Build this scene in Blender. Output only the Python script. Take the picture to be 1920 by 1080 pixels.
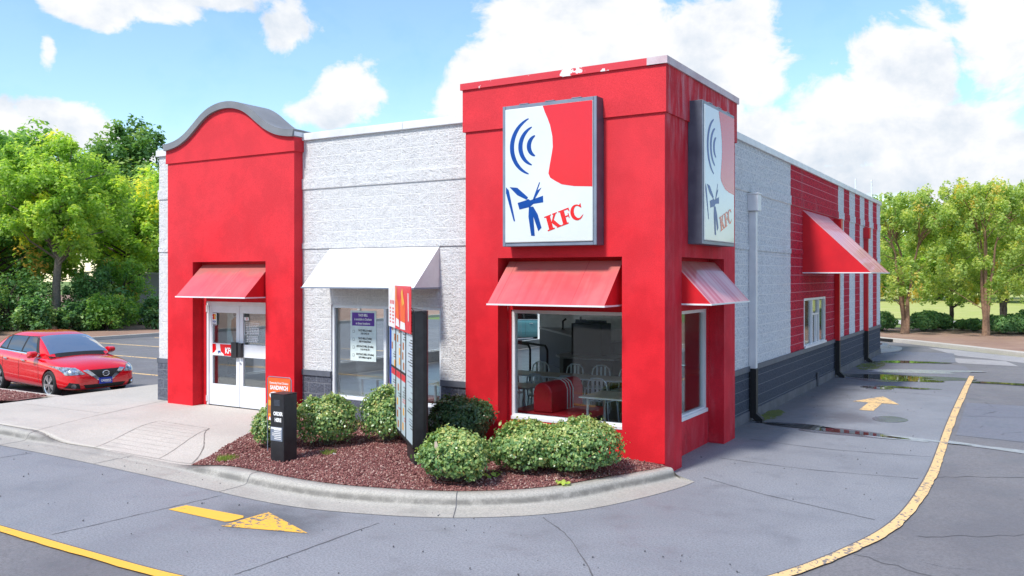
import bpy, bmesh, math, random
import numpy as np
from mathutils import Vector, Matrix
from mathutils.bvhtree import BVHTree
R = math.radians
rng = np.random.default_rng(7); random.seed(7)
for o in list(bpy.data.objects): bpy.data.objects.remove(o)
scene = bpy.context.scene; col = scene.collection

# ------------------------------------------------------------- camera
cam = bpy.data.cameras.new('camera'); camo = bpy.data.objects.new('camera', cam); col.objects.link(camo)
camo.location = (4.472, -11.576, 2.85); camo.rotation_euler = (R(90), 0, R(31.2))
cam.lens = 30.225; cam.sensor_width = 36; cam.shift_y = -0.012; cam.clip_end = 2000; scene.camera = camo
# ------------------------------------------------------------- sun
sund = Vector((-0.16, -0.84, 1.10)).normalized()
sun = bpy.data.lights.new('sun', 'SUN'); suno = bpy.data.objects.new('sun', sun); col.objects.link(suno)
sun.energy = 2.8; sun.angle = R(8); sun.color = (1.0, 0.955, 0.89)
suno.rotation_euler = sund.to_track_quat('Z', 'Y').to_euler(); suno.location = (-8, -14, 20)
scene.view_settings.view_transform = 'Standard'; scene.view_settings.look = 'None'
scene.view_settings.exposure = 0.8; scene.view_settings.gamma = 1
# ------------------------------------------------------------- sky with cumulus clouds, placed by compass direction and height
world = bpy.data.worlds.new('World'); scene.world = world; world.use_nodes = True
def build_world():
    nt = world.node_tree; N = nt.nodes; L = nt.links; N.clear()
    out = N.new('ShaderNodeOutputWorld'); bg = N.new('ShaderNodeBackground'); L.new(bg.outputs[0], out.inputs[0])
    bg.inputs[1].default_value = 0.15
    sky = N.new('ShaderNodeTexSky'); sky.sky_type = 'NISHITA'; sky.sun_disc = False
    sky.sun_elevation = math.asin(sund.z); sky.sun_rotation = math.atan2(sund.x, sund.y)
    sky.air_density = 1.0; sky.dust_density = 0.3; sky.ozone_density = 1.5
    def m(op, a, b=None, c=None, clamp=False):
        n = N.new('ShaderNodeMath'); n.operation = op; n.use_clamp = clamp
        for i, v in enumerate((a, b, c)):
            if v is None: continue
            if isinstance(v, (int, float)): n.inputs[i].default_value = v
            else: L.new(v, n.inputs[i])
        return n.outputs[0]
    tc = N.new('ShaderNodeTexCoord'); sp = N.new('ShaderNodeSeparateXYZ'); L.new(tc.outputs['Generated'], sp.inputs[0])
    az = m('ARCTAN2', sp.outputs[0], sp.outputs[1]); el = m('ARCSINE', sp.outputs[2])
    cb = N.new('ShaderNodeCombineXYZ'); L.new(az, cb.inputs[0]); L.new(el, cb.inputs[1])
    def noise(scale, det, rough, off=0, dist=0):
        n = N.new('ShaderNodeTexNoise'); n.inputs['Scale'].default_value = scale; n.inputs['Detail'].default_value = det
        n.inputs['Roughness'].default_value = rough; n.inputs['Distortion'].default_value = dist
        mp = N.new('ShaderNodeMapping'); mp.inputs[1].default_value = (off, off * .7, off * .3); mp.inputs[3].default_value = (1, 1.25, 1)
        L.new(cb.outputs[0], mp.inputs[0]); L.new(mp.outputs[0], n.inputs[0]); return n.outputs[0]
    blobs = [(-0.409,0.239,0.164,0.08),(-0.551,0.215,0.093,0.05),(-0.52,0.276,0.074,0.05),(-0.458,0.292,0.117,0.056),(-0.337,0.242,0.101,0.079),(-0.278,0.267,0.043,0.042),(-0.261,0.209,0.034,0.033),(-0.606,0.2,0.043,0.037),
      (-0.114,0.215,0.064,0.062),(-0.035,0.238,0.047,0.065),(-0.167,0.161,0.107,0.058),(-0.249,0.166,0.045,0.03),(-0.07,0.125,0.09,0.058),(-0.188,0.1,0.10,0.026),(-0.014,0.285,0.037,0.048),
      (-1.039,0.153,0.058,0.03),(-0.995,0.148,0.03,0.022),(-1.077,0.155,0.028,0.024),(-0.954,0.128,0.026,0.014),(-0.799,0.267,0.03,0.035),(-0.732,0.211,0.043,0.043),(-0.752,0.181,0.042,0.021),(-0.995,0.273,0.05,0.022),(-0.938,0.283,0.058,0.02),(-0.879,0.297,0.061,0.016),(-1.039,0.229,0.008,0.022),
      (0.15,0.22,0.13,0.1),(-1.3,0.2,0.16,0.08),(-0.5,0.62,0.3,0.12),(0.55,0.3,0.2,0.15)]
    best = None
    for a, e, ra, re in blobs:
        s = N.new('ShaderNodeVectorMath'); s.operation = 'SUBTRACT'; L.new(cb.outputs[0], s.inputs[0]); s.inputs[1].default_value = (a, e, 0)
        k = N.new('ShaderNodeVectorMath'); k.operation = 'MULTIPLY'; L.new(s.outputs[0], k.inputs[0]); k.inputs[1].default_value = (1/ra, 1/re, 0)
        l = N.new('ShaderNodeVectorMath'); l.operation = 'LENGTH'; L.new(k.outputs[0], l.inputs[0])
        v = m('SUBTRACT', 1.0, l.outputs['Value'])
        v = m('MULTIPLY', v, min(1.0, 0.35 + ra * 9))
        best = v if best is None else m('MAXIMUM', best, v)
    n1 = noise(14, 9, .62, 3.1, .3); n2 = noise(5, 6, .6, 9.4, .2)
    dens = m('ADD', best, m('ADD', m('MULTIPLY', m('SUBTRACT', n1, .5), 1.7), m('MULTIPLY', m('SUBTRACT', n2, .5), .3)))
    # behind the photographer: broken clouds everywhere
    far = m('MULTIPLY', m('SUBTRACT', m('ABSOLUTE', m('ADD', az, .5)), 1.1), 3, clamp=True)
    n3 = noise(2.2, 8, .6, 21.0)
    dens = m('MAXIMUM', dens, m('MULTIPLY', far, m('MULTIPLY', m('SUBTRACT', n3, .5), 3)))
    al = N.new('ShaderNodeMapRange'); al.interpolation_type = 'SMOOTHSTEP'; L.new(dens, al.inputs[0]); al.inputs[1].default_value = -.08; al.inputs[2].default_value = .24
    thin = N.new('ShaderNodeMapRange'); thin.interpolation_type = 'SMOOTHSTEP'; L.new(dens, thin.inputs[0]); thin.inputs[1].default_value = -.5; thin.inputs[2].default_value = .15; thin.inputs[4].default_value = .16
    alpha = m('MAXIMUM', al.outputs[0], thin.outputs[0])
    # shading inside the clouds
    n4 = noise(10, 8, .6, 40.0, .1)
    low = N.new('ShaderNodeMapRange'); L.new(el, low.inputs[0]); low.inputs[1].default_value = .22; low.inputs[2].default_value = .07
    rt = N.new('ShaderNodeMapRange'); L.new(az, rt.inputs[0]); rt.inputs[1].default_value = -.6; rt.inputs[2].default_value = -.15
    sh = m('ADD', m('MULTIPLY', m('SUBTRACT', n4, .495), 3.6), m('MULTIPLY', m('MULTIPLY', low.outputs[0], rt.outputs[0]), .42))
    sh = m('MULTIPLY', sh, 1.0, clamp=True)
    cc = N.new('ShaderNodeMix'); cc.data_type = 'RGBA'; L.new(sh, cc.inputs[0]); cc.inputs[6].default_value = (3.85, 3.9, 4.0, 1); cc.inputs[7].default_value = (2.2, 2.65, 3.2, 1)
    # clear sky: nishita, slightly more saturated
    hs = N.new('ShaderNodeHueSaturation'); hs.inputs['Saturation'].default_value = 1.25; hs.inputs['Value'].default_value = 1.0; L.new(sky.outputs[0], hs.inputs['Color'])
    mx = N.new('ShaderNodeMix'); mx.data_type = 'RGBA'; L.new(alpha, mx.inputs[0]); L.new(hs.outputs[0], mx.inputs[6]); L.new(cc.outputs[2], mx.inputs[7])
    L.new(mx.outputs[2], bg.inputs[0])
    world.cycles.sampling_method = 'MANUAL'; world.cycles.sample_map_resolution = 512
build_world()

# ------------------------------------------------------------- material helpers
class G:
    def __init__(s, name):
        s.m = bpy.data.materials.new(name); s.m.use_nodes = True; s.nt = s.m.node_tree; s.N = s.nt.nodes; s.L = s.nt.links
        s.b = s.N['Principled BSDF']; s.tc = s.N.new('ShaderNodeTexCoord'); s.co = s.tc.outputs['Object']
    def set(s, k, v):
        if isinstance(v, bpy.types.NodeSocket): s.L.new(v, s.b.inputs[k])
        else: s.b.inputs[k].default_value = v
    def noise(s, scale, det=4, rough=.55, vec=None, dist=0):
        n = s.N.new('ShaderNodeTexNoise'); n.inputs['Scale'].default_value = scale; n.inputs['Detail'].default_value = det
        n.inputs['Roughness'].default_value = rough; n.inputs['Distortion'].default_value = dist; s.L.new(vec or s.co, n.inputs[0]); return n.outputs[0]
    def vor(s, scale, vec=None, feat='F1', out='Distance'):
        n = s.N.new('ShaderNodeTexVoronoi'); n.feature = feat; n.inputs['Scale'].default_value = scale; s.L.new(vec or s.co, n.inputs[0]); return n.outputs[out]
    def scale(s, v, vec=None):
        n = s.N.new('ShaderNodeMapping'); n.inputs[3].default_value = v; s.L.new(vec or s.co, n.inputs[0]); return n.outputs[0]
    def math(s, op, a, b=None, clamp=False):
        n = s.N.new('ShaderNodeMath'); n.operation = op; n.use_clamp = clamp
        for i, v in enumerate((a, b)):
            if v is None: continue
            if isinstance(v, (int, float)): n.inputs[i].default_value = v
            else: s.L.new(v, n.inputs[i])
        return n.outputs[0]
    def rng(s, v, a, b, c=0, d=1, smooth=True):
        n = s.N.new('ShaderNodeMapRange'); n.interpolation_type = 'SMOOTHSTEP' if smooth else 'LINEAR'; s.L.new(v, n.inputs[0])
        for i, x in zip((1, 2, 3, 4), (a, b, c, d)): n.inputs[i].default_value = x
        return n.outputs[0]
    def mix(s, f, a, b, mode='MIX'):
        n = s.N.new('ShaderNodeMix'); n.data_type = 'RGBA'; n.blend_type = mode
        for i, v in ((0, f), (6, a), (7, b)):
            if isinstance(v, (int, float)): n.inputs[i].default_value = v
            elif isinstance(v, tuple): n.inputs[i].default_value = (*v[:3], 1)
            else: s.L.new(v, n.inputs[i])
        return n.outputs[2]
    def ramp(s, f, stops, const=False):
        n = s.N.new('ShaderNodeValToRGB'); s.L.new(f, n.inputs[0]); e = n.color_ramp.elements
        n.color_ramp.interpolation = 'CONSTANT' if const else 'LINEAR'
        while len(e) < len(stops): e.new(1)
        for k, (p, c) in zip(e, stops): k.position = p; k.color = (*c, 1)
        return n.outputs[0]
    def bump(s, h, strength=.5, dist=.01):
        n = s.N.new('ShaderNodeBump'); n.inputs['Strength'].default_value = strength; n.inputs['Distance'].default_value = dist
        s.L.new(h, n.inputs['Height']); s.L.new(n.outputs[0], s.b.inputs['Normal'])
    def sep(s):
        n = s.N.new('ShaderNodeSeparateXYZ'); s.L.new(s.co, n.inputs[0]); return n.outputs
    def comb(s, x, y, z=0):
        n = s.N.new('ShaderNodeCombineXYZ')
        for i, v in enumerate((x, y, z)):
            if isinstance(v, (int, float)): n.inputs[i].default_value = v
            else: s.L.new(v, n.inputs[i])
        return n.outputs[0]

def simple(name, c, rough=.5, metal=0, c2=None, sc=6, bump=0, bs=60, coat=0, spec=.5):
    g = G(name); g.set('Roughness', rough); g.set('Metallic', metal); g.set('Coat Weight', coat); g.set('Specular IOR Level', spec)
    if c2 is None: c2 = tuple(x * .86 for x in c)
    g.set('Base Color', g.mix(g.rng(g.noise(sc, 5, .6), .35, .68), c, c2))
    if bump: g.bump(g.noise(bs, 4, .6), .6, bump)
    return g.m
M = {}
def stucco(name, c, chalk, amt):
    g = G(name); n = g.noise(1.3, 6, .6); n2 = g.noise(90, 3, .6)
    base = g.mix(g.rng(n, .40, .62), tuple(x * .92 for x in c), tuple(min(1, x * 1.12 + .004) for x in c))
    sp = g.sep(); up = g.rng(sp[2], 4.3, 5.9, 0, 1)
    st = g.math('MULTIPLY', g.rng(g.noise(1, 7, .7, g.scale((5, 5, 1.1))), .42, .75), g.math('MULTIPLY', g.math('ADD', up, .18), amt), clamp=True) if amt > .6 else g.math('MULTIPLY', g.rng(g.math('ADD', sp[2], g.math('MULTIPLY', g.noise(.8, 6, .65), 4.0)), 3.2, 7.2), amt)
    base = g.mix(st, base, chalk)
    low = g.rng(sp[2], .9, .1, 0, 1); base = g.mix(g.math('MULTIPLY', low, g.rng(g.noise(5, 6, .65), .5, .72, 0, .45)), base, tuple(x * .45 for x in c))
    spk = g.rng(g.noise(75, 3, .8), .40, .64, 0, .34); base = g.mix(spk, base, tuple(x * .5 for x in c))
    g.set('Base Color', base); g.set('Roughness', .82); g.set('Specular IOR Level', .3); g.bump(n2, .5, .006); return g.m
M['red'] = stucco('red_stucco', (.64, .008, .018), (.70, .10, .12), .30)
M['red_side'] = stucco('red_stucco_weathered', (.60, .012, .030), (.62, .28, .32), 1.0)
def cap_mat():
    g = G('peeling_cap'); n = g.noise(2.3, 7, .62); sp = g.sep()
    g.set('Base Color', g.mix(g.rng(n, .575, .583), (.6, .03, .045), (.72, .71, .70))); g.set('Roughness', .5); return g.m
M['peel'] = cap_mat()
M['cap_side'] = simple('chalky_cap', (.60, .50, .52), .55, 0, (.50, .36, .39), 4)
M['cap'] = simple('white_metal_cap', (.72, .73, .74), .42, 0, (.6, .61, .63), 2)
M['trimgrey'] = simple('grey_fascia', (.20, .205, .22), .4, 0, (.16, .165, .18), 2)
def block(name, kind):
    g = G(name); sp = g.sep()
    v = g.comb(g.math('ADD', sp[0], sp[1]), g.math('SUBTRACT', sp[2], .024))
    b = g.N.new('ShaderNodeTexBrick'); g.L.new(v, b.inputs[0]); b.inputs['Scale'].default_value = 1
    b.inputs['Brick Width'].default_value = .406; b.inputs['Row Height'].default_value = .203
    b.inputs['Mortar Size'].default_value = .007; b.inputs['Mortar Smooth'].default_value = .25
    b.inputs['Color1'].default_value = (.2, .2, .2, 1); b.inputs['Color2'].default_value = (.8, .8, .8, 1); b.inputs['Mortar'].default_value = (.5, .5, .5, 1)
    # only the bed joints read in the photo on the long side: rows stronger than head joints
    rowp = g.math('ABSOLUTE', g.math('SUBTRACT', g.math('FRACT', g.math('DIVIDE', g.math('SUBTRACT', sp[2], .024), .203)), .5))
    row = g.rng(rowp, .452, .476)
    n = g.noise(7, 6, .7, dist=.6); n2 = g.noise(24 if kind in ('side', 'sidebase') else 30, 6, .78); pit = g.vor(55)
    rough_h = g.math('ADD', g.math('MULTIPLY', n, 1.2), g.math('MULTIPLY', n2, .75))
    rough_h = g.math('ADD', rough_h, g.math('MULTIPLY', b.outputs['Color'], .25))
    h = g.mix(b.outputs['Fac'], rough_h, (.62, .62, .62))
    if kind == 'white': c, cl, cd = (.82, .82, .82), (.92, .92, .92), (.52, .53, .56)
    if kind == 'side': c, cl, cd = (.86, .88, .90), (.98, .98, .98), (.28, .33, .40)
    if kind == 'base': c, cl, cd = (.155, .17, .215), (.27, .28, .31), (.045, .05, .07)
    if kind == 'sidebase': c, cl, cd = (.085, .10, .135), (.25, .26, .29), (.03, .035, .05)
    colr = g.mix(g.math('MULTIPLY', b.outputs['Color'], .35), c, tuple(x * .9 for x in c))
    speck = g.rng(n2, .40, .56, 1, 0)
    if kind == 'side':
        wob = g.math('ADD', sp[1], g.math('MULTIPLY', g.math('SUBTRACT', g.noise(7, 3, .6), .5), .14))
        y = g.math('DIVIDE', wob, 25.0)
        st = [(0, 0), (8.63, 1), (14.26, 0), (15.2, 1), (16.03, 0), (17.0, 1), (17.88, 0), (18.77, 1), (19.68, 0), (20.56, 1), (21.43, 0)]
        k = g.ramp(y, [(a / 25, (v_, v_, v_)) for a, v_ in st], True)
        k2 = g.ramp(g.math('DIVIDE', sp[1], 25.0), [(a / 25, (v_, v_, v_)) for a, v_ in st], True)
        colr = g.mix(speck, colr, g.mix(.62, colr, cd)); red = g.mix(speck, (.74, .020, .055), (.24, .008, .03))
        red = g.mix(g.rng(g.noise(28, 4, .7), .55, .72, 0, .55), red, (.62, .12, .15))
        colr = g.mix(k, colr, red); joint = g.mix(k, (.95, .95, .95), (.80, .30, .36))
        colr = g.mix(g.math('MULTIPLY', row, .9), colr, joint)
    else:
        colr = g.mix(g.math('MULTIPLY', speck, .6 if 'base' in kind else .36), colr, cd)
        colr = g.mix(g.math('MULTIPLY', row if kind == 'sidebase' else b.outputs['Fac'], .65 if kind != 'white' else .40), colr, cl)
    dirt = g.rng(g.noise(1, 6, .65, g.scale((2.5, 2.5, .5))), .5, .8, 0, .22); colr = g.mix(dirt, colr, (.33, .33, .34) if kind in ('white', 'side') else (.1, .1, .1))
    g.set('Base Color', colr); g.set('Roughness', .85); g.set('Specular IOR Level', .3); g.bump(h, 1.0, .05); return g.m
for k in ('white', 'side', 'base', 'sidebase'): M['blk_' + k] = block('split_face_block_' + k, k)
M['band'] = simple('painted_band', (.105, .115, .145), .6, 0, (.08, .09, .11), 5, .002, 80)
M['plinth'] = simple('painted_plinth', (.13, .13, .15), .75, 0, (.085, .09, .10), 3, .003, 60)
M['white'] = simple('white_powdercoat', (.74, .76, .79), .38, 0, (.68, .70, .73), 3)
M['awn_white'] = simple('white_awning', (.80, .80, .82), .42, 0, (.70, .70, .715), 2.2, .004, 3)
M['red_metal'] = simple('red_metal', (.62, .012, .02), .36, 0, (.54, .01, .018), 2)
def awn(name, axis, side):
    g = G(name); sp = g.sep(); t = sp[0] if axis == 0 else sp[1]
    stripe = g.rng(g.noise(1, 4, .6, g.scale((7, .25, .25) if axis == 0 else (.25, 7, .25))), .42, .6)
    blot = g.rng(g.noise(1.6, 5, .6), .35, .7)
    c = g.mix(blot, (.62, .085, .095), (.66, .13, .13))  # faded red, with pale sky sheen mixed into the slope colour
    if side: c = g.mix(stripe, (.50, .05, .075), (.62, .26, .27))
    else: c = g.mix(g.math('MULTIPLY', stripe, .35), c, (.60, .04, .05))
    up = g.rng(g.math('ADD', sp[2], g.math('MULTIPLY', g.math('SUBTRACT', g.noise(2.4, 3, .6), .5), .35)), 2.83, 2.99)
    if side != 2: c = g.mix(g.math('MULTIPLY', up, .75), c, (.36, .15, .12))
    seam = g.rng(g.math('ABSOLUTE', g.math('SUBTRACT', g.math('FRACT', g.math('MULTIPLY', t, .78)), .5)), .494, .497); c = g.mix(g.math('MULTIPLY', seam, .5), c, (.25, .02, .03))
    g.set('Base Color', c); g.set('Roughness', .34); g.set('Coat Weight', .25); g.bump(g.noise(1.2, 2), .15, .02); return g.m
M['awn_front'] = awn('faded_sky_sheen_awning', 0, 0); M['awn_side'] = awn('streaked_red_awning', 1, 1); M['awn_drive'] = awn('drive_awning', 1, 2)
def glass(name, tint=(.86, .93, .95), ior=1.5, extra=0.0, gc=1.0):
    m = bpy.data.materials.new(name); m.use_nodes = True; nt = m.node_tree; N = nt.nodes; L = nt.links; N.clear()
    o = N.new('ShaderNodeOutputMaterial'); mx = N.new('ShaderNodeMixShader'); t = N.new('ShaderNodeBsdfTransparent'); gl = N.new('ShaderNodeBsdfGlossy'); f = N.new('ShaderNodeFresnel')
    t.inputs[0].default_value = (*tint, 1); gl.inputs['Roughness'].default_value = .02; gl.inputs[0].default_value = (gc, gc, gc, 1); f.inputs[0].default_value = ior
    a = N.new('ShaderNodeMath'); a.operation = 'MULTIPLY_ADD'; a.inputs[1].default_value = .8; a.inputs[2].default_value = extra; a.use_clamp = True; L.new(f.outputs[0], a.inputs[0])
    L.new(a.outputs[0], mx.inputs[0]); L.new(t.outputs[0], mx.inputs[1]); L.new(gl.outputs[0], mx.inputs[2]); L.new(mx.outputs[0], o.inputs[0]); return m
M['glass'] = glass('window_glass', (.93, .97, .97), 1.5, .0); M['glass_car'] = glass('car_glass', (.20, .24, .25), 1.4, .0, .35)
M['glass_ws'] = glass('windshield_glass', (.45, .55, .55), 1.5, .6)
M['black'] = simple('black_paint', (.013, .013, .016), .42, 0, (.022, .022, .026), 8, .001, 120)
M['blackm'] = simple('matte_black', (.012, .012, .013), .6)
M['greysign'] = simple('sign_cabinet_grey', (.085, .10, .135), .45, 0, (.06, .07, .10), 3)
M['greylight'] = simple('sign_frame_grey', (.20, .235, .30), .4, 0, (.16, .19, .25), 3)
M['s_white'] = simple('sign_acrylic', (.66, .69, .685), .2, 0, (.62, .66, .65), 1.3, coat=.3)
M['s_red'] = simple('sign_red', (.70, .004, .008), .22, 0, (.66, .006, .01), 1.2, coat=.15)
M['s_blue'] = simple('sign_blue', (.004, .06, .30), .3, spec=.3)
M['lwhite'] = simple('lettering_white', (.82, .82, .82), .5); M['lblack'] = simple('lettering_black', (.02, .02, .02), .5)
M['purple'] = simple('poster_purple', (.10, .02, .30), .5); M['poster'] = simple('poster_paper', (.66, .76, .74), .5)
M['orange'] = simple('poster_orange', (.85, .13, .02), .45); M['yellow'] = simple('poster_yellow', (.85, .42, .05), .45); M['bun'] = simple('food_brown', (.45, .16, .04), .5)
M['pinkred'] = simple('poster_red', (.75, .03, .04), .4); M['cyanp'] = simple('poster_pale', (.55, .66, .72), .35, 0, (.48, .62, .66), 3)
M['blue'] = simple('blue_trim', (.006, .06, .42), .35)
def conc(name, c1, c2, speck, stain, crackscale=None, rough=.8):
    g = G(name); a = g.noise(.35, 7, .62, dist=.4); b_ = g.noise(42, 5, .85); s1 = g.noise(1.7, 6, .6)
    c = g.mix(g.rng(a, .34, .68), c1, c2); c = g.mix(g.rng(b_, .42, .60, 0, .8), c, speck)
    c = g.mix(g.rng(s1, .52, .78, 0, .55), c, stain)
    wv = g.vor(160); c = g.mix(g.rng(wv, .16, .08, 0, .35), c, tuple(min(1, x * 1.9) for x in c1))
    g.set('Base Color', c); g.set('Roughness', g.rng(s1, .3, .75, rough, rough - .28)); g.bump(g.noise(120, 4, .7), .6, .006); return g, c
def lane_mat():
    g, c = conc('drive_lane_concrete', (.285, .297, .325), (.225, .235, .26), (.145, .15, .17), (.15, .155, .17))
    sp = g.sep()
    # oil stains: one long one down the middle of the lane, dark patches around the painted arrows
    d1 = g.N.new('ShaderNodeVectorMath'); d1.operation = 'DISTANCE'; g.L.new(g.scale((.62, 1.0, 0)), d1.inputs[0]); d1.inputs[1].default_value = (-1.95, -4.42, 0)
    k = g.math('SUBTRACT', d1.outputs['Value'], g.math('MULTIPLY', g.math('SUBTRACT', g.noise(2.5, 6, .6), .5), .7)); c = g.mix(g.rng(k, .75, .1, 0, .62), c, (.045, .05, .06))
    d2 = g.N.new('ShaderNodeVectorMath'); d2.operation = 'DISTANCE'; g.L.new(g.scale((1, .8, 0)), d2.inputs[0]); d2.inputs[1].default_value = (1.35, 5.35, 0)
    k = g.math('SUBTRACT', d2.outputs['Value'], g.math('MULTIPLY', g.math('SUBTRACT', g.noise(2, 6, .6), .5), .9)); c = g.mix(g.rng(k, .8, .15, 0, .5), c, (.06, .05, .06))
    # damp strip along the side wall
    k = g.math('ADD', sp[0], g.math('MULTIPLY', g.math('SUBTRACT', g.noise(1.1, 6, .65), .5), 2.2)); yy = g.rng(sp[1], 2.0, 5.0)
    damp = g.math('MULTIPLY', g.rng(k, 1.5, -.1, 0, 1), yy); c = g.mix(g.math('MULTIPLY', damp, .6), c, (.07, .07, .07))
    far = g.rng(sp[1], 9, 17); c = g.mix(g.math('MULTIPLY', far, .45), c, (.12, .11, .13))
    g.set('Base Color', c); return g.m
M['lane'] = lane_mat()
def asph(name, c1, c2):
    g, c = conc(name, c1, c2, tuple(x * .55 for x in c1), tuple(x * .6 for x in c1)); w = g.vor(.55, g.scale((1, 1, 0)), 'DISTANCE_TO_EDGE')
    w2 = g.math('ADD', w, g.math('MULTIPLY', g.math('SUBTRACT', g.noise(6, 5, .7), .5), .05))
    c = g.mix(g.math('MULTIPLY', g.rng(w2, .008, .0, 0, .5), g.rng(g.noise(.7, 3, .6), .5, .6)), c, (.03, .03, .033)); g.set('Base Color', c); return g.m
M['asphalt'] = asph('worn_asphalt', (.215, .208, .218), (.155, .15, .163)); M['patchdark'] = asph('bluish_asphalt', (.21, .22, .255), (.175, .18, .22))
M['patchpale'] = conc('pale_patch', (.40, .38, .38), (.33, .32, .33), (.25, .25, .26), (.26, .25, .25))[0].m
M['sidewalk'] = conc('sidewalk_concrete', (.56, .52, .47), (.48, .445, .40), (.38, .35, .31), (.40, .37, .33), rough=.85)[0].m
def kerbm():
    g, c = conc('kerb_concrete', (.46, .435, .39), (.38, .36, .33), (.27, .26, .235), (.25, .24, .22)); sp = g.sep()
    # grime gathered in the gutter against the kerb face
    f = g.math('MULTIPLY', g.rng(sp[2], .015, .05), g.rng(sp[2], .125, .07)); c = g.mix(g.math('MULTIPLY', f, g.rng(g.noise(4, 6, .7), .25, .6, .2, .8)), c, (.10, .095, .085))
    g.set('Base Color', c); return g.m
M['kerb'] = kerbm()
def paintm(name, c, wear):
    g = G(name); n = g.noise(16, 6, .72, dist=.3); n2 = g.noise(2, 4, .6)
    k = g.rng(g.math('ADD', n, g.math('MULTIPLY', g.math('SUBTRACT', n2, .5), .35)), wear, wear + .03); g.set('Base Color', g.mix(k, c, (.15, .15, .165))); g.set('Roughness', .7); g.bump(n, .3, .004); return g.m
M['yel'] = paintm('yellow_road_paint', (.80, .44, .055), .64); M['yelworn'] = paintm('worn_yellow_road_paint', (.80, .44, .055), .54); M['yelpale'] = paintm('pale_yellow_paint', (.74, .50, .23), .555)
M['crack'] = simple('joint_dark', (.11, .11, .12), .9)
M['jointc'] = simple('joint_concrete', (.20, .18, .16), .9)
def mulchm():
    g = G('lava_rock_bed'); v = g.N.new('ShaderNodeTexVoronoi'); v.inputs['Scale'].default_value = 38; g.L.new(g.co, v.inputs[0])
    s_ = g.N.new('ShaderNodeSeparateColor'); g.L.new(v.outputs['Color'], s_.inputs[0])
    c = g.ramp(s_.outputs[0], [(0, (.10, .03, .03)), (.5, (.20, .07, .065)), (.8, (.27, .12, .10)), (1, (.42, .26, .22))]); g.set('Base Color', c); g.set('Roughness', .95); g.bump(v.outputs['Distance'], 1, .02); return g.m
M['mulch'] = mulchm()
def attrm(name, stops, rough=.6, trans=0, spec=.4):
    g = G(name); a = g.N.new('ShaderNodeAttribute'); a.attribute_name = 'rnd'; c = g.ramp(a.outputs['Fac'], stops); g.set('Base Color', c); g.set('Roughness', rough); g.set('Specular IOR Level', spec)
    if trans:
        t = g.N.new('ShaderNodeBsdfTranslucent'); g.L.new(g.mix(1, c, (1.5, 1.5, .7), 'MULTIPLY'), t.inputs[0]); mx = g.N.new('ShaderNodeMixShader'); mx.inputs[0].default_value = trans
        o = g.N['Material Output']; g.L.new(g.b.outputs[0], mx.inputs[1]); g.L.new(t.outputs[0], mx.inputs[2]); g.L.new(mx.outputs[0], o.inputs[0])
    return g.m
M['rock'] = attrm('lava_rock', [(0, (.11, .035, .035)), (.45, (.21, .075, .07)), (.8, (.30, .14, .12)), (1, (.50, .36, .31))], .9)
M['leaf_bush'] = attrm('hedge_leaf', [(0, (.05, .12, .045)), (.3, (.12, .25, .09)), (.55, (.28, .42, .14)), (.75, (.50, .56, .20)), (.95, (.66, .58, .22)), (1, (.55, .24, .12))], .32, .3, .6)
M['leaf_dark'] = attrm('dark_hedge_leaf', [(0, (.03, .075, .03)), (.5, (.08, .16, .06)), (.9, (.20, .28, .10)), (1, (.40, .20, .12))], .35, .25, .6)
M['leaf_lime'] = attrm('lime_leaf', [(0, (.17, .31, .06)), (.5, (.38, .56, .12)), (.85, (.58, .68, .16)), (1, (.85, .76, .10))], .5, .55)
M['leaf_mid'] = attrm('mid_leaf', [(0, (.09, .22, .06)), (.5, (.25, .45, .11)), (.85, (.45, .60, .15)), (.97, (.55, .60, .14)), (1, (.85, .45, .18))], .5, .55)
M['leaf_pine'] = attrm('pine_needle', [(0, (.05, .13, .045)), (.6, (.16, .32, .09)), (1, (.38, .50, .15))], .6, .4)
M['leaf_myrtle'] = attrm('myrtle_leaf', [(0, (.18, .30, .08)), (.5, (.42, .54, .16)), (.85, (.66, .68, .22)), (1, (.76, .60, .18))], .5, .55)
M['leaf_shrub'] = attrm('shrub_leaf', [(0, (.05, .13, .055)), (.5, (.14, .30, .10)), (1, (.34, .48, .15))], .5, .35)
M['grassblade'] = attrm('grass_blade', [(0, (.12, .22, .03)), (1, (.30, .38, .06))], .6, .3)
M['bark'] = simple('grey_bark', (.20, .17, .14), .9, 0, (.12, .10, .085), 14, .01, 30)
M['bark_dark'] = simple('dark_bark', (.07, .055, .045), .9, 0, (.04, .03, .025), 14)
M['bark_tan'] = simple('tan_bark', (.36, .22, .14), .85, 0, (.22, .13, .085), 9, .008, 30)
def grassm(name, a, b_):
    g = G(name); g.set('Base Color', g.mix(g.rng(g.noise(.5, 7, .7), .3, .7), a, b_)); g.set('Roughness', .95); g.bump(g.noise(14, 4), .8, .05); return g.m
M['grass'] = grassm('field_grass', (.34, .40, .09), (.44, .44, .16)); M['lawn'] = grassm('lawn_grass', (.11, .19, .04), (.18, .25, .06))
M['bark_mulch'] = grassm('bark_mulch', (.25, .15, .11), (.34, .22, .165)); M['moss'] = grassm('moss', (.14, .17, .03), (.07, .09, .03))
def puddlem():
    g = G('puddle_water'); g.set('Base Color', (.035, .035, .035, 1)); g.set('Roughness', .03); g.set('Specular IOR Level', 1.0); g.bump(g.noise(3, 2), .05, .01); return g.m
M['puddle'] = puddlem()
M['wetfilm'] = simple('damp_film', (.14, .15, .18), .25, 0, (.10, .105, .12), 3)
M['wetsheen'] = simple('painted_wet_sheen', (.42, .44, .50), .22, 0, (.30, .32, .38), 7)  # pale base colour stands in for clouds mirrored in the wet ground
M['aluminium'] = simple('brushed_aluminium', (.82, .84, .86), .4, .35)
M['chrome'] = simple('chrome', (.85, .86, .88), .12, 1.0)
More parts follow.
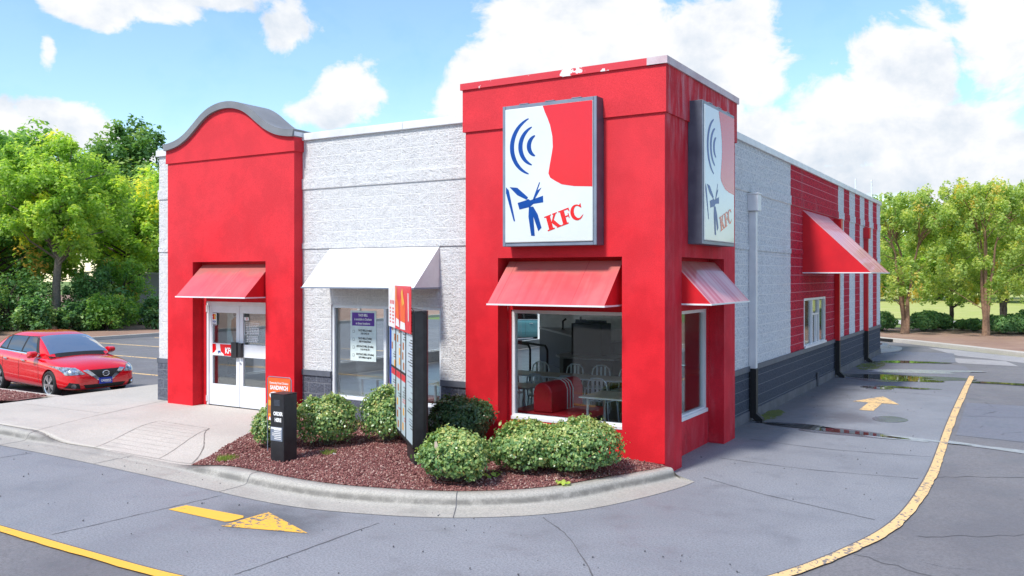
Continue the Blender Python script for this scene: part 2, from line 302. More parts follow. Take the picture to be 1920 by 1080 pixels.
M['vinyl'] = simple('red_vinyl', (.72, .02, .035), .38, 0, (.62, .015, .025), 4); M['stripe'] = simple('cream_piping', (.78, .72, .66), .5)
M['laminate'] = simple('tan_laminate', (.72, .60, .45), .35, 0, (.65, .52, .38), 5); M['tile'] = simple('floor_tile', (.42, .40, .39), .3, 0, (.33, .31, .30), 2)
M['wallint'] = simple('interior_wall', (.80, .78, .74), .8); M['wallred'] = simple('interior_accent', (.35, .04, .03), .7); M['counter'] = simple('counter_front', (.10, .10, .12), .5); M['stone'] = simple('counter_top_grey', (.35, .35, .36), .35, 0, (.22, .22, .23), 40)
M['ceil'] = simple('ceiling_tile', (.7, .7, .68), .9); M['roof'] = simple('roof_membrane', (.5, .5, .48), .9)
M['carred'] = simple('red_car_paint', (.66, .002, .010), .2, .0, (.64, .002, .009), 1, coat=1.0); M['carteal'] = simple('teal_car_paint', (.10, .30, .34), .22, .4, None, 1, coat=1.0)
M['rubber'] = simple('tyre_rubber', (.018, .018, .018), .8); M['alloy'] = simple('alloy_wheel', (.62, .63, .65), .28, .8)
M['lens'] = simple('headlamp_lens', (.42, .47, .54), .08, .4, (.06, .07, .09), 14, coat=1); M['tail'] = simple('tail_lamp', (.55, .01, .01), .15, coat=1); M['plateblue'] = simple('plate_blue', (.01, .04, .36), .4)
M['brickdk'] = simple('dark_brick', (.16, .10, .085), .9, 0, (.11, .07, .06), 3); M['trailer'] = simple('trailer_side', (.42, .44, .48), .5, 0, (.36, .38, .42), 1.2)

# ------------------------------------------------------------- object helpers
def link(o): col.objects.link(o); return o
def tag(o, label=None, cat=None, group=None, kind=None):
    if label: o['label'] = label
    if cat: o['category'] = cat
    if group: o['group'] = group
    if kind: o['kind'] = kind
    return o
def thing(name, label, cat, loc=(0, 0, 0), rz=0, group=None):
    o = link(bpy.data.objects.new(name, None)); o.location = loc; o.rotation_euler = (0, 0, rz); o.empty_display_size = .2
    return tag(o, label, cat, group)
class MB:
    """collects faces; o = point that becomes the mesh's own origin"""
    def __init__(s, o=(0, 0, 0)): s.v = []; s.f = []; s.m = []; s.sm = []; s.o = o
    def add(s, vs, fs, m=0, smooth=False):
        n = len(s.v); s.v += [tuple(p) for p in vs]; s.f += [tuple(i + n for i in f) for f in fs]; s.m += [m] * len(fs); s.sm += [smooth] * len(fs); return s
    def box(s, x0, x1, y0, y1, z0, z1, m=0):
        x0, x1 = sorted((x0, x1)); y0, y1 = sorted((y0, y1)); z0, z1 = sorted((z0, z1))
        v = [(x, y, z) for z in (z0, z1) for y in (y0, y1) for x in (x0, x1)]
        return s.add(v, [(0, 2, 3, 1), (4, 5, 7, 6), (0, 1, 5, 4), (2, 6, 7, 3), (0, 4, 6, 2), (1, 3, 7, 5)], m)
    def obox(s, c, ax, hx, hy, z0, z1, m=0):
        """box turned by angle ax about z, centre c"""
        ca, sa = math.cos(ax), math.sin(ax); P = lambda a, b, z: (c[0] + a * ca - b * sa, c[1] + a * sa + b * ca, z)
        v = [P(a, b, z) for z in (z0, z1) for b in (-hy, hy) for a in (-hx, hx)]
        return s.add(v, [(0, 2, 3, 1), (4, 5, 7, 6), (0, 1, 5, 4), (2, 6, 7, 3), (0, 4, 6, 2), (1, 3, 7, 5)], m)
    def prism(s, poly, f0, f1, m=0, smooth=False):
        """poly of 2d points; f0/f1 map a 2d point to 3d for the two ends"""
        n = len(poly); v = [f0(p) for p in poly] + [f1(p) for p in poly]
        return s.add(v, [tuple(range(n))[::-1], tuple(range(n, 2 * n))] + [(i, (i + 1) % n, (i + 1) % n + n, i + n) for i in range(n)], m, smooth)
    def poly(s, pts, m=0): return s.add(pts, [tuple(range(len(pts)))], m)
    def tube(s, pts, rad, m=0, seg=8, caps=True):
        pts = [Vector(p) for p in pts]; n = len(pts)
        if not hasattr(rad, '__len__'): rad = [rad] * n
        vs = []; up = None
        for i, p in enumerate(pts):
            d = (pts[min(i + 1, n - 1)] - pts[max(i - 1, 0)]).normalized()
            if up is None: up = Vector((0, 0, 1)) if abs(d.z) < .9 else Vector((1, 0, 0))
            a = d.cross(up).normalized(); up = a.cross(d).normalized()
            for k in range(seg):
                t = 2 * math.pi * k / seg; vs.append(p + (a * math.cos(t) + up * math.sin(t)) * rad[i])
        fs = [(i * seg + k, i * seg + (k + 1) % seg, (i + 1) * seg + (k + 1) % seg, (i + 1) * seg + k) for i in range(n - 1) for k in range(seg)]
        s.add(vs, fs, m, True)
        if caps: s.add(vs[:seg], [tuple(range(seg))[::-1]], m); s.add(vs[-seg:], [tuple(range(seg))], m)
        return s
    def cyl(s, c, axis, r, h, m=0, seg=24, r2=None):
        a = Vector(axis).normalized(); c = Vector(c); return s.tube([c, c + a * h], [r, r if r2 is None else r2], m, seg)
    def text(s, txt, size, fn, m=0, align='CENTER', bold=0.0, sx=1.0, spacing=1.0):
        cu = bpy.data.curves.new('t', 'FONT'); cu.body = txt; cu.size = size; cu.align_x = align; cu.offset = bold; cu.space_line = spacing; cu.resolution_u = 3
        o = bpy.data.objects.new('t', cu); col.objects.link(o); dg = bpy.context.evaluated_depsgraph_get(); me = bpy.data.meshes.new_from_object(o.evaluated_get(dg))
        s.add([fn(v.co.x * sx, v.co.y) for v in me.vertices], [tuple(p.vertices) for p in me.polygons], m)
        bpy.data.objects.remove(o); bpy.data.curves.remove(cu); bpy.data.meshes.remove(me); return s
    def build(s, name, mats, parent=None, recalc=True, bevel=0, kind=None, sharp=None):
        me = bpy.data.meshes.new(name); ox, oy, oz = s.o
        if parent is not None and s.o == (0, 0, 0): ox, oy, oz = parent.get('_o', (0, 0, 0)) if False else s.o
        me.from_pydata([(x - ox, y - oy, z - oz) for x, y, z in s.v], [], s.f)
        me.polygons.foreach_set('material_index', s.m); me.polygons.foreach_set('use_smooth', s.sm)
        if not isinstance(mats, (list, tuple)): mats = [mats]
        for mm in mats: me.materials.append(mm)
        if recalc:
            bm = bmesh.new(); bm.from_mesh(me); bmesh.ops.remove_doubles(bm, verts=bm.verts, dist=1e-6) if bevel else None
            bmesh.ops.recalc_face_normals(bm, faces=bm.faces); bm.to_mesh(me); bm.free()
        me.update(); o = link(bpy.data.objects.new(name, me))
        if parent is not None: o.parent = parent
        if bevel:
            b = o.modifiers.new('bevel', 'BEVEL'); b.width = bevel; b.segments = 2; b.limit_method = 'ANGLE'; b.harden_normals = False
        if kind: o['kind'] = kind
        return o
def struct(mb, name, m, **k): return mb.build(name, m, kind='structure', **k)
def copy_tree(o, parent=None):
    c = o.copy(); link(c)
    if parent is not None: c.parent = parent
    for ch in [x for x in bpy.data.objects if x.parent == o and x is not c]: copy_tree(ch, c)
    return c
def smoothpath(P, n=8):
    out = []
    for i in range(len(P) - 1):
        p0, p1, p2, p3 = [Vector(P[max(0, min(len(P) - 1, j))]) for j in (i - 1, i, i + 1, i + 2)]
        for k in range(n):
            t = k / n; out.append(.5 * ((2 * p1) + (p2 - p0) * t + (2 * p0 - 5 * p1 + 4 * p2 - p3) * t * t + (3 * p1 - p0 - 3 * p2 + p3) * t ** 3))
    out.append(Vector(P[-1])); return out

# ============================================================= GROUND
MB().poly([(-400, -300, -.03), (400, -300, -.03), (400, 500, -.03), (-400, 500, -.03)]).build('ground', M['lawn'], kind='structure', recalc=False)
struct(MB().poly([(-31.0, -70, -.012), (60, -70, -.012), (60, -20, -.012), (9.2, 18.2, -.012), (4.21, 23.4, -.012), (-.3, 28.3, -.012), (-7, 34, -.012), (-31, 34, -.012)]), 'parking_lot', M['asphalt'], recalc=False)
# yellow line (also the seam of the concrete lane)
inner = [(-40, -6.1), (-20, -6.15), (-10, -6.2), (-5.66, -6.22), (-4, -6.24), (-2.4, -6.22), (-.9, -6.0), (.4, -5.5), (1.45, -4.6), (2.1, -3.75), (2.5, -2.95), (2.83, -1.94), (3.03, -1.08), (3.13, -.11), (3.17, 1.2), (3.17, 2.6), (3.13, 4.25), (3.05, 7.25), (2.98, 11.61), (2.93, 16.06)]
ip = smoothpath([(x, y, 0) for x, y in inner], 8)
def offs(path, d):
    o = []
    for i, p in enumerate(path):
        t = (path[min(i + 1, len(path) - 1)] - path[max(i - 1, 0)]); t.z = 0; t.normalize(); o.append(Vector((p.x + t.y * d, p.y - t.x * d, p.z)))
    return o
wl = [.13 + random.uniform(-.010, .010) for i in range(len(ip))]
op = [a + (b_ - a) * (w / .13) for a, b_, w in zip(ip, offs(ip, .13), wl)]
lane = [(p.x, p.y, 0.0) for p in ip] + [(2.9, 17.5, 0), (2.6, 19.2, 0), (-.9, 19.5, 0), (-.9, -2, 0), (-12, -3.0, 0), (-40, -3.0, 0)]
struct(MB().poly(lane), 'drive_lane', M['lane'], recalc=False)
mb = MB()
for i in range(len(ip) - 1):
    a, b_, c, d = ip[i], ip[i + 1], op[i + 1], op[i]
    mb.add([(a.x, a.y, .006), (b_.x, b_.y, .006), (c.x, c.y, .006), (d.x, d.y, .006)], [(0, 3, 2, 1)], 0 if a.y > -6.0 else 1)
mb.build('yellow_lane_line', [M['yelpale'], M['yel']], kind='structure', recalc=False)
mb = MB()   # dark crack alongside the line
cr = offs(ip, -.018)
for i in range(len(ip) - 1):
    a, b_ = ip[i], ip[i + 1]; w = .018 + .02 * random.random(); c, d = cr[i + 1], cr[i]
    mb.add([(a.x, a.y, .005), (b_.x, b_.y, .005), (c.x, c.y, .005), (d.x, d.y, .005)], [(0, 1, 2, 3)])
def crackline(mb, pts, w, z, jit=.02, n=24):
    P = smoothpath([(x, y, z) for x, y in pts], n // max(1, len(pts) - 1)); pr = None
    for i, p in enumerate(P):
        t = P[min(i + 1, len(P) - 1)] - P[max(i - 1, 0)]; t.normalize(); q = Vector((-t.y, t.x, 0)); j = random.uniform(-jit, jit); ww = w * random.uniform(.5, 1.3)
        cur = (p + q * (j - ww / 2), p + q * (j + ww / 2))
        if pr: mb.add([pr[0], cur[0], cur[1], pr[1]], [(0, 1, 2, 3)])
        pr = cur
for pts in ([(-4.75, -6.11), (-4.52, -3.98)], [(-2.03, -5.94), (-1.97, -3.9)], [(-.46, -2.73), (.1, -3.2), (.6, -3.8), (1.2, -4.6)], [(-9.5, -6.1), (-9.3, -3.75)], [(.3, 1.6), (1.7, 1.5), (3.1, 1.7)], [(.25, 3.4), (1.6, 3.2), (3.1, 3.4)], [(0, 11.2), (1.6, 11.3), (2.9, 11.1)], [(.5, .2), (1.5, -.3), (2.9, -.8)]):
    crackline(mb, pts, .014, .004, .008)
for pts in ([(3.4, -1.2), (4.6, -.4), (5.5, .6)], [(2.9, -2.2), (4.2, -2.6), (6, -2.5)], [(3.3, 2), (4.4, 2.6), (5.6, 2.9)], [(3.25, 8.2), (4.4, 8.6), (5, 9.1)]):
    crackline(mb, pts, .018, .004 - .012, .04)
mb.build('lane_joints', M['crack'], kind='structure', recalc=False)
# painted arrows
mb = MB(); z = .006
mb.poly([(-4.53, -4.79, z), (-3.52, -4.79, z), (-3.47, -4.74, z), (-3.47, -4.56, z), (-3.53, -4.51, z), (-4.5, -4.55, z)], 0)
mb.poly([(-3.42, -4.93, z), (-2.38, -4.62, z), (-3.40, -4.24, z)], 1)
mb.build('lane_arrow', [M['yel'], M['yelworn']], kind='structure', recalc=False)
mb = MB(); mb.poly([(1.32, 7.85, z), (1.60, 7.85, z), (1.60, 9.08, z), (1.32, 9.08, z)]); mb.poly([(.98, 9.1, z), (1.95, 9.1, z), (1.46, 10.3, z)])
mb.build('lane_arrow', [M['yelpale']], kind='structure', recalc=False)
# asphalt patches, parking lines
def sheet(name, pts, z, m): return struct(MB().poly([(x, y, z) for x, y in pts]), name, m, recalc=False)
sheet('asphalt_patch', [(3.30, 5.75), (8.5, 5.0), (8.6, 10.6), (3.2, 10.3)], -.008, M['patchdark'])
sheet('pale_patch', [(.9, 26.2), (2.2, 22.9), (3.1, 22.3), (9, 16.3), (10, 18), (4.6, 23.0), (1.9, 25.6)], -.008, M['patchpale'])
sheet('pale_patch', [(2.0, 21.9), (3.7, 21.6), (4.1, 19.9), (2.4, 20.0)], -.008, M['patchpale'])
sheet('asphalt_patch', [(-1, 23.8), (2.0, 23.9), (2.3, 20.3), (1.0, 17.4), (-1, 17.8)], -.007, M['patchdark'])
mb = MB()
for x, y0_, y1_ in ((-17.5, 2.2, 9), (-20.3, 2.2, 9), (-23.1, 2.2, 9), (-26, 2.2, 9), (-14.2, 2.9, 9), ): pass
for yy in (4.2, 7.4, 10.6, 13.8, 1.05):
    mb.box(-30.2, -14.0, yy, yy + .1, -.012, -.004)
mb.build('parking_line', M['yelpale'], kind='structure')
# puddles, damp film, and pale sheets painting sky reflection on wet ground
def blobpts(c, rx, ry, rot, n=40, amp=.25, seed=1):
    r = random.Random(seed); ph = [r.uniform(0, 6.28) for _ in range(5)]; o = []
    for i in range(n):
        t = 2 * math.pi * i / n; k = 1 + amp * sum(math.sin(t * (j + 2) + ph[j]) / (j + 1.5) for j in range(5)); a, b_ = rx * k * math.cos(t), ry * k * math.sin(t)
        o.append((c[0] + a * math.cos(rot) - b_ * math.sin(rot), c[1] + a * math.sin(rot) + b_ * math.cos(rot)))
    return o
for c, rx, ry, ro, sd in (((1.35, 5.0), 1.0, .20, -.10, 3), ((.55, 5.25), .55, .13, .1, 14), ((1.05, 14.45), 1.35, .62, .12, 5), ((1.1, 11.9), .3, .22, 0, 8), ((1.7, 12.3), .5, .16, 0, 9), ((.9, 19.4), .9, .35, .5, 10), ((3.9, 14.6), .8, .2, .1, 11)):
    o = sheet('puddle', blobpts(c, rx, ry, ro, 48, .3, sd), .008 if c[0] < 3.2 else .004, M['puddle'])
    f = sheet('damp_ground', blobpts(c, rx * 1.25, ry * 1.55, ro, 48, .3, sd + 50), .004 if c[0] < 3.2 else -.004, M['wetfilm'])
sheet('wet_sky_sheen', blobpts((3.9, 4.75), 1.25, .16, -.3, 60, .35, 21), -.003, M['wetsheen']); sheet('wet_sky_sheen', blobpts((2.6, 4.85), .75, .17, -.12, 60, .35, 22), .0055, M['wetsheen']); sheet('wet_sky_sheen', blobpts((1.6, 16.6), 1.6, .5, .35, 60, .35, 23), .0055, M['wetsheen'])
sheet('manhole_stain', blobpts((2.05, 6.9), .33, .4, 0, 40, .04, 77), .004, M['wetfilm'])
def moss(c, rx, ry, sd):
    mb = MB(); r = random.Random(sd)
    for _ in range(260):
        t = r.uniform(0, 6.28); q = r.random() ** .6; x = c[0] + rx * q * math.cos(t); y = c[1] + ry * q * math.sin(t); s_ = r.uniform(.02, .07); h = r.uniform(.008, .02)
        n = 6; ring = [(x + s_ * math.cos(k * 1.047 + t) * r.uniform(.6, 1.2), y + s_ * math.sin(k * 1.047 + t) * r.uniform(.6, 1.2), .002) for k in range(n)]
        mb.add(ring + [(x, y, h)], [(k, (k + 1) % n, n) for k in range(n)], 0, True)
    return mb.build('moss', M['moss'], kind='stuff', recalc=False)
tag(moss((-.12, 6.2), .17, .75, 1), 'green moss growing at foot of wall beside first downspout', 'moss'); tag(moss((.1, 17.7), .38, 1.5, 2), 'yellow green moss patch by far end of building', 'moss')

# kerb with gutter, swept along the planting bed
Gp = smoothpath([(-40, -3.55, 0), (-20, -3.60, 0), (-12, -3.65, 0), (-10.37, -3.68, 0), (-8.85, -3.70, 0), (-7.35, -3.75, 0), (-5.5, -3.84, 0), (-4, -3.93, 0), (-3.1, -3.88, 0), (-2.3, -3.68, 0), (-1.7, -3.46, 0), (-1.2, -3.19, 0), (-.6, -2.70, 0), (-.15, -2.1, 0), (.18, -1.33, 0), (.40, -.6, 0), (.48, -.12, 0)], 10)
def kh(x):   # kerb height: drops to a ramp in front of the door
    if x < -10.6: return .15
    if x < -9.4: return .15 - .135 * (0.5 - .5 * math.cos((x + 10.6) / 1.2 * math.pi))
    if x < -6.7: return .015
    if x < -5.0: return .15 - .135 * (0.5 + .5 * math.cos((x + 6.7) / 1.7 * math.pi))
    return .15
prof = [(0, .006, 0), (.30, .010, 0), (.41, .016, .0), (.445, .035, .12), (.475, .10, .6), (.50, .135, .9), (.54, .15, 1), (.66, .152, 1), (.68, .10, .7)]
mb = MB(); rings = []
for i, p in enumerate(Gp):
    t = (Gp[min(i + 1, len(Gp) - 1)] - Gp[max(i - 1, 0)]).normalized(); n = Vector((-t.y, t.x, 0)); h = kh(p.x); shr = 1.0
    if p.y > -1.2: shr = max(.62, 1 + (p.y + 1.2) * -.30)
    rings.append([(p.x + n.x * d * shr, p.y + n.y * d * shr, (zz if k == 0 else zz * h / .15 if zz > .03 else zz)) for d, zz, k in prof])
m_ = len(prof)
vs = [q for r_ in rings for q in r_]; mb.add(vs, [(i * m_ + k, (i + 1) * m_ + k, (i + 1) * m_ + k + 1, i * m_ + k + 1) for i in range(len(rings) - 1) for k in range(m_ - 1)], 0, True)
mb.poly([q for q in rings[-1]], 0)
mb.build('kerb', M['kerb'], kind='structure', recalc=False)
bedge = [Vector(r_[7]) for r_ in rings]     # back edge of the kerb
mb = MB()
for xx in (-4.72, -1.35, -7.6, -10.4, -14.0):
    i = min(range(len(Gp)), key=lambda k: abs(Gp[k].x - xx) + (0 if Gp[k].y < -2 else 9)); r_ = rings[i]
    t = (Gp[i + 1] - Gp[i - 1]).normalized() * .006; L_ = [Vector(q) + Vector((0, 0, .003)) for q in r_[:8]]
    for a, b_ in zip(L_[:-1], L_[1:]): mb.add([a - t, b_ - t, b_ + t, a + t], [(0, 1, 2, 3)])
mb.build('kerb_joint', M['crack'], kind='structure', recalc=False)

# sidewalk slab: grid that slopes down to the ramp; its edge follows the kerb
def sideh(x, y):
    yk = -3.05; t = max(0, min(1, (y - yk) / 1.4)); e = kh(x); return e + (.172 - e) * (t * t * (3 - 2 * t)) + .002
def bedx(y):    # boundary between slab and planting bed (runs from kerb to pier)
    pts = [(-3.18, -6.15), (-2.58, -6.28), (-1.65, -6.75), (-.8, -7.15), (.15, -7.43), (.5, -7.43)]
    for (y0_, x0_), (y1_, x1_) in zip(pts[:-1], pts[1:]):
        if y <= y1_: return x0_ + (x1_ - x0_) * max(0, (y - y0_)) / (y1_ - y0_)
    return -7.43
def kedge(x):   # y of kerb's back edge at x
    best = min(bedge, key=lambda p: abs(p.x - x) + (50 if p.y > -2.2 and x < -1.4 else 0)); return best.y
mb = MB(); NX, NY = 60, 26; idx = {}
def leftx(y): return -40 if y < -1.72 else -13.95
vs = []; fs = []
for j in range(NY + 1):
    for i in range(NX + 1):
        u = i / NX; w = j / NY
        y = -3.2 + (3.62) * w; x = -14.0 + (bedx(y) + 14.0) * u
        if j == 0: y = kedge(x) - .01
        vs.append((x, y, sideh(x, y)))
for j in range(NY):
    for i in range(NX): a = j * (NX + 1) + i; fs.append((a, a + 1, a + NX + 2, a + NX + 1))
mb.add(vs, fs, 0, True)
mb.add([(-14.0, .42, .1735), (-11.0, .42, .1735), (-11.0, 3.2, .1735), (-14.0, 3.2, .1735)], [(0, 1, 2, 3)])
mb.add([(-14.0, -3.0, .0), (-14.0, 3.2, 0), (-14.0, 3.2, .1735), (-14.0, -3.0, .1735)], [(0, 1, 2, 3)])
mb.add([(-14, 3.2, 0), (-11.0, 3.2, 0), (-11, 3.2, .1735), (-14, 3.2, .1735)], [(0, 1, 2, 3)])
mb.add([(-40, -2.95, .152), (-14.0, -2.95, .152), (-14.0, -1.72, .172), (-40, -1.72, .172)], [(0, 1, 2, 3)])
mb.build('sidewalk', M['sidewalk'], kind='structure', recalc=False)
mb = MB()
def joint(pts, w=.012, jit=.004):
    n0 = len(mb.v); crackline(mb, pts, w, 0, jit, 30)
    for k in range(n0, len(mb.v)): x, y, _ = mb.v[k]; mb.v[k] = (x, y, sideh(x, y) + .004 if y < .42 else .178)
joint([(-10.4, -3.1), (-11.45, .36)]); joint([(-8.75, -3.05), (-9.30, -1.40)]); joint([(-7.1, -3.02), (-7.85, -1.45)]); joint([(-9.30, -1.40), (-7.85, -1.45)], .008)
joint([(-13.6, -1.5), (-11.1, -1.4)], .008); joint([(-6.3, -3.05), (-6.85, -2.4), (-7.6, -1.75), (-7.85, -1.45)], .02); joint([(-13.9, -2.95), (-10.4, -3.08), (-8.6, -3.03), (-6.3, -3.05)], .01, .008)
for k in range(9): yy = -2.85 + k * .16; s_ = (yy + 3.05) / 1.62; joint([(-8.72 - .5 * s_, yy), (-7.15 - .7 * s_, yy)], .0035, .001)
mb.build('sidewalk_joints', M['jointc'], kind='structure', recalc=False)

# planting bed: mounded sheet + scattered lava rock
outline = [p for p in bedge if p.x > -6.2]; oarr = np.array([(p.x, p.y) for p in outline])
def bedz(x, y):
    dk = min(1, math.sqrt(((oarr - (x, y)) ** 2).sum(1).min()) / .8)
    z = .155 + .05 * dk * max(0, min(1, (y + 3.2) / 3.0)) + .006 * math.sin(x * 2.1) * math.sin(y * 1.7 + 1) * max(0, min(1, (y + 3) / 1)); e = kh(x) + .007; t = max(0, min(1, (y + 3.15) / .7)); return e + (z - e) * t if x < -4.9 else z
def inbed(x, y, mrg=0.0):
    if x < bedx(y) + mrg or x > -.03: return False
    if x > -3.42 and y > -.02: return False
    if y > .36: return False
    # kerb test
    b_ = min(outline, key=lambda p: (p.x - x) ** 2 + (p.y - y) ** 2); i = outline.index(b_)
    t = outline[min(i + 1, len(outline) - 1)] - outline[max(i - 1, 0)]
    return (t.x * (y - b_.y) - t.y * (x - b_.x)) > mrg
mb = MB(); poly = [(p.x, p.y) for p in outline if p.y < -.05] + [(-.03, .0), (-3.42, .0), (-3.42, .38), (-7.43, .38), (-7.43, .15), (-7.15, -.8), (-6.75, -1.65), (-6.28, -2.58)]
bm = bmesh.new(); f = bm.faces.new([bm.verts.new((x, y, 0)) for x, y in poly]); bmesh.ops.triangulate(bm, faces=[f]); bmesh.ops.subdivide_edges(bm, edges=bm.edges, cuts=5, use_grid_fill=True)
for v in bm.verts: v.co.z = bedz(v.co.x, v.co.y)
bmesh.ops.recalc_face_normals(bm, faces=bm.faces)
me = bpy.data.meshes.new('planting_bed'); bm.to_mesh(me); bm.free(); me.materials.append(M['mulch']); o = link(bpy.data.objects.new('planting_bed', me)); o['kind'] = 'structure'

def fast_mesh(name, V, F, mat, rnd=None, parent=None, smooth=False, mats=None, mi=None):
    """V (n,3) F (m,k) arrays; rnd per-face attribute"""
    me = bpy.data.meshes.new(name); n, k = F.shape
    me.vertices.add(len(V)); me.vertices.foreach_set('co', V.astype(np.float32).ravel()); me.loops.add(n * k); me.loops.foreach_set('vertex_index', F.astype(np.int32).ravel())
    me.polygons.add(n); me.polygons.foreach_set('loop_start', (np.arange(n) * k).astype(np.int32)); me.update(calc_edges=True)
    if rnd is not None: at = me.attributes.new('rnd', 'FLOAT', 'FACE'); at.data.foreach_set('value', rnd.astype(np.float32))
    if smooth: me.polygons.foreach_set('use_smooth', [True] * n)
    me.materials.append(mat); me.validate(); o = link(bpy.data.objects.new(name, me))
    if parent is not None: o.parent = parent
    return o
def rocks(name, pts, smin, smax, mat, label, cat):
    n = len(pts); base = np.array([(1, 0, 0), (-1, 0, 0), (0, 1, 0), (0, -1, 0), (0, 0, .8), (0, 0, -.8)], float)
    faces = np.array([(0, 2, 4), (2, 1, 4), (1, 3, 4), (3, 0, 4), (2, 0, 5), (1, 2, 5), (3, 1, 5), (0, 3, 5)])
    s_ = rng.uniform(smin, smax, (n, 1, 1)) * rng.uniform(.6, 1.3, (n, 6, 1)); q = rng.normal(size=(n, 3, 3)); q, _ = np.linalg.qr(q)
    V = np.einsum('nij,kj->nki', q, base) * s_ + np.array(pts)[:, None, :]; F = faces[None] + (np.arange(n) * 6)[:, None, None]
    o = fast_mesh(name, V.reshape(-1, 3), F.reshape(-1, 3), mat, np.repeat(rng.random(n), 8)); tag(o, label, cat, kind='stuff'); return o
pts = []
while len(pts) < 26000:
    x = random.uniform(-7.4, -.03); y = random.uniform(-3.4, .36)
    if inbed(x, y): pts.append((x, y, bedz(x, y) + random.uniform(.0, .014)))
rocks('lava_rock', pts, .008, .021, M['rock'], 'reddish brown lava rock covering the planting bed inside the curved kerb', 'gravel')
# second bed at the far left beside the parked car
sheet('left_bed', [(-40, -1.72), (-14.6, -1.62), (-14.15, -1.3), (-14.25, -.55), (-40, -.5)], .176, M['mulch'])
struct(MB().box(-40, -14.05, -.5, -.36, -.01, .17), 'left_bed_kerb', M['sidewalk'])
pts = []
for _ in range(9000): pts.append((-14.35 - 5.5 * random.random(), random.uniform(-1.6, -.55), .18 + random.uniform(0, .012)))
rocks('lava_rock', pts, .01, .022, M['rock'], 'reddish lava rock bed at the left edge beside the red car', 'gravel')

# right background: kerb, mulch bed, path, field
RC = [(-9, 36.6), (-1.16, 28.9), (-.28, 28.3), (2.04, 26.0), (4.21, 23.6), (9.2, 18.0), (22, 4)]
def strip(name, P, w, z0, z1, m):
    P = [Vector((x, y, 0)) for x, y in P]; Q = offs(P, -w) ; mb = MB()
    for a, b_, c, d in zip(P[:-1], P[1:], Q[1:], Q[:-1]):
        mb.add([(a.x, a.y, z1), (b_.x, b_.y, z1), (c.x, c.y, z1), (d.x, d.y, z1), (a.x, a.y, z0), (b_.x, b_.y, z0), (c.x, c.y, z0), (d.x, d.y, z0)], [(0, 1, 2, 3), (0, 4, 5, 1), (2, 6, 7, 3)])
    return struct(mb, name, m)
strip('far_kerb', RC, .45, -.03, .13, M['sidewalk'])
struct(MB().obox((-1.0, 28.82), R(-39), .42, .1, .02, .12), 'storm_drain', M['blackm'])
sheet('mulch_ground', [(-9.2, 37.2), (-1.0, 29.1), (2.3, 26.3), (4.6, 23.9), (9.4, 18.3), (22, 4.4), (30, 20), (12, 37.5), (3.6, 38.6), (-1.4, 38.2), (-9, 40.5)], .10, M['bark_mulch'])
sheet('path', [(-30, 38), (.3, 44.0), (4.1, 46.5), (30, 62), (30, 75), (4, 54.5), (0, 49.0), (-30, 43.5)], .0, M['sidewalk'])
sheet('field', [(-60, 50.5), (0, 51.0), (30, 77), (140, 140), (100, 200), (-100, 200)], .0, M['grass'])
# small end-of-building island with apron
mb = MB(); P = blobpts((-1.05, 23.6), 1.15, 2.0, -.3, 40, .04, 6); mb.prism(P, lambda p: (p[0], p[1], 0), lambda p: (p[0], p[1], .05)); struct(mb, 'island_apron', M['sidewalk'])
mb = MB(); P = blobpts((-1.3, 24.0), .95, 1.5, -.3, 40, .04, 6); mb.prism(P, lambda p: (p[0], p[1], .04), lambda p: (p[0], p[1], .18)); struct(mb, 'island_kerb', M['sidewalk'])
sheet('island_bed', blobpts((-1.35, 24.1), .78, 1.2, -.3, 40, .04, 6), .185, M['mulch'])
# left background: kerb and mulch bank
struct(MB().box(-31.2, -30.95, -60, 60, -.03, .14), 'far_kerb', M['sidewalk']); sheet('mulch_ground', [(-31.2, -60), (-40, -60), (-40, 60), (-31.2, 60)], .10, M['bark_mulch'])
sheet('yard_ground', [(-40, -60), (-120, -60), (-120, 80), (-40, 80)], -.02, M['bark_mulch'])

# ============================================================= BUILDING
B = thing('restaurant_building', 'red and white block fast food restaurant with corner tower and curved entrance parapet', 'building')
FY, SX = .37, -.30          # planes of the long walls
XL, YB = -11.68, 22.3
def wall_x(mb, x0, x1, z0, z1, ya, yb, hole=None, m=0):
    """wall in the xz plane between ya and yb with one hole (hx0,hx1,hz0,hz1)"""
    if not hole: return mb.box(x0, x1, ya, yb, z0, z1, m)
    a, b_, c, d = hole
    if a > x0: mb.box(x0, a, ya, yb, z0, z1, m)
    if b_ < x1: mb.box(b_, x1, ya, yb, z0, z1, m)
    if c > z0: mb.box(a, b_, ya, yb, z0, c, m)
    if d < z1: mb.box(a, b_, ya, yb, d, z1, m)
    return mb
def wall_y(mb, y0, y1, z0, z1, xa, xb, hole=None, m=0):
    if not hole: return mb.box(xa, xb, y0, y1, z0, z1, m)
    a, b_, c, d = hole
    if a > y0: mb.box(xa, xb, y0, a, z0, z1, m)
    if b_ < y1: mb.box(xa, xb, b_, y1, z0, z1, m)
    if c > z0: mb.box(xa, xb, a, b_, z0, c, m)
    if d < z1: mb.box(xa, xb, a, b_, d, z1, m)
    return mb
WT = .24
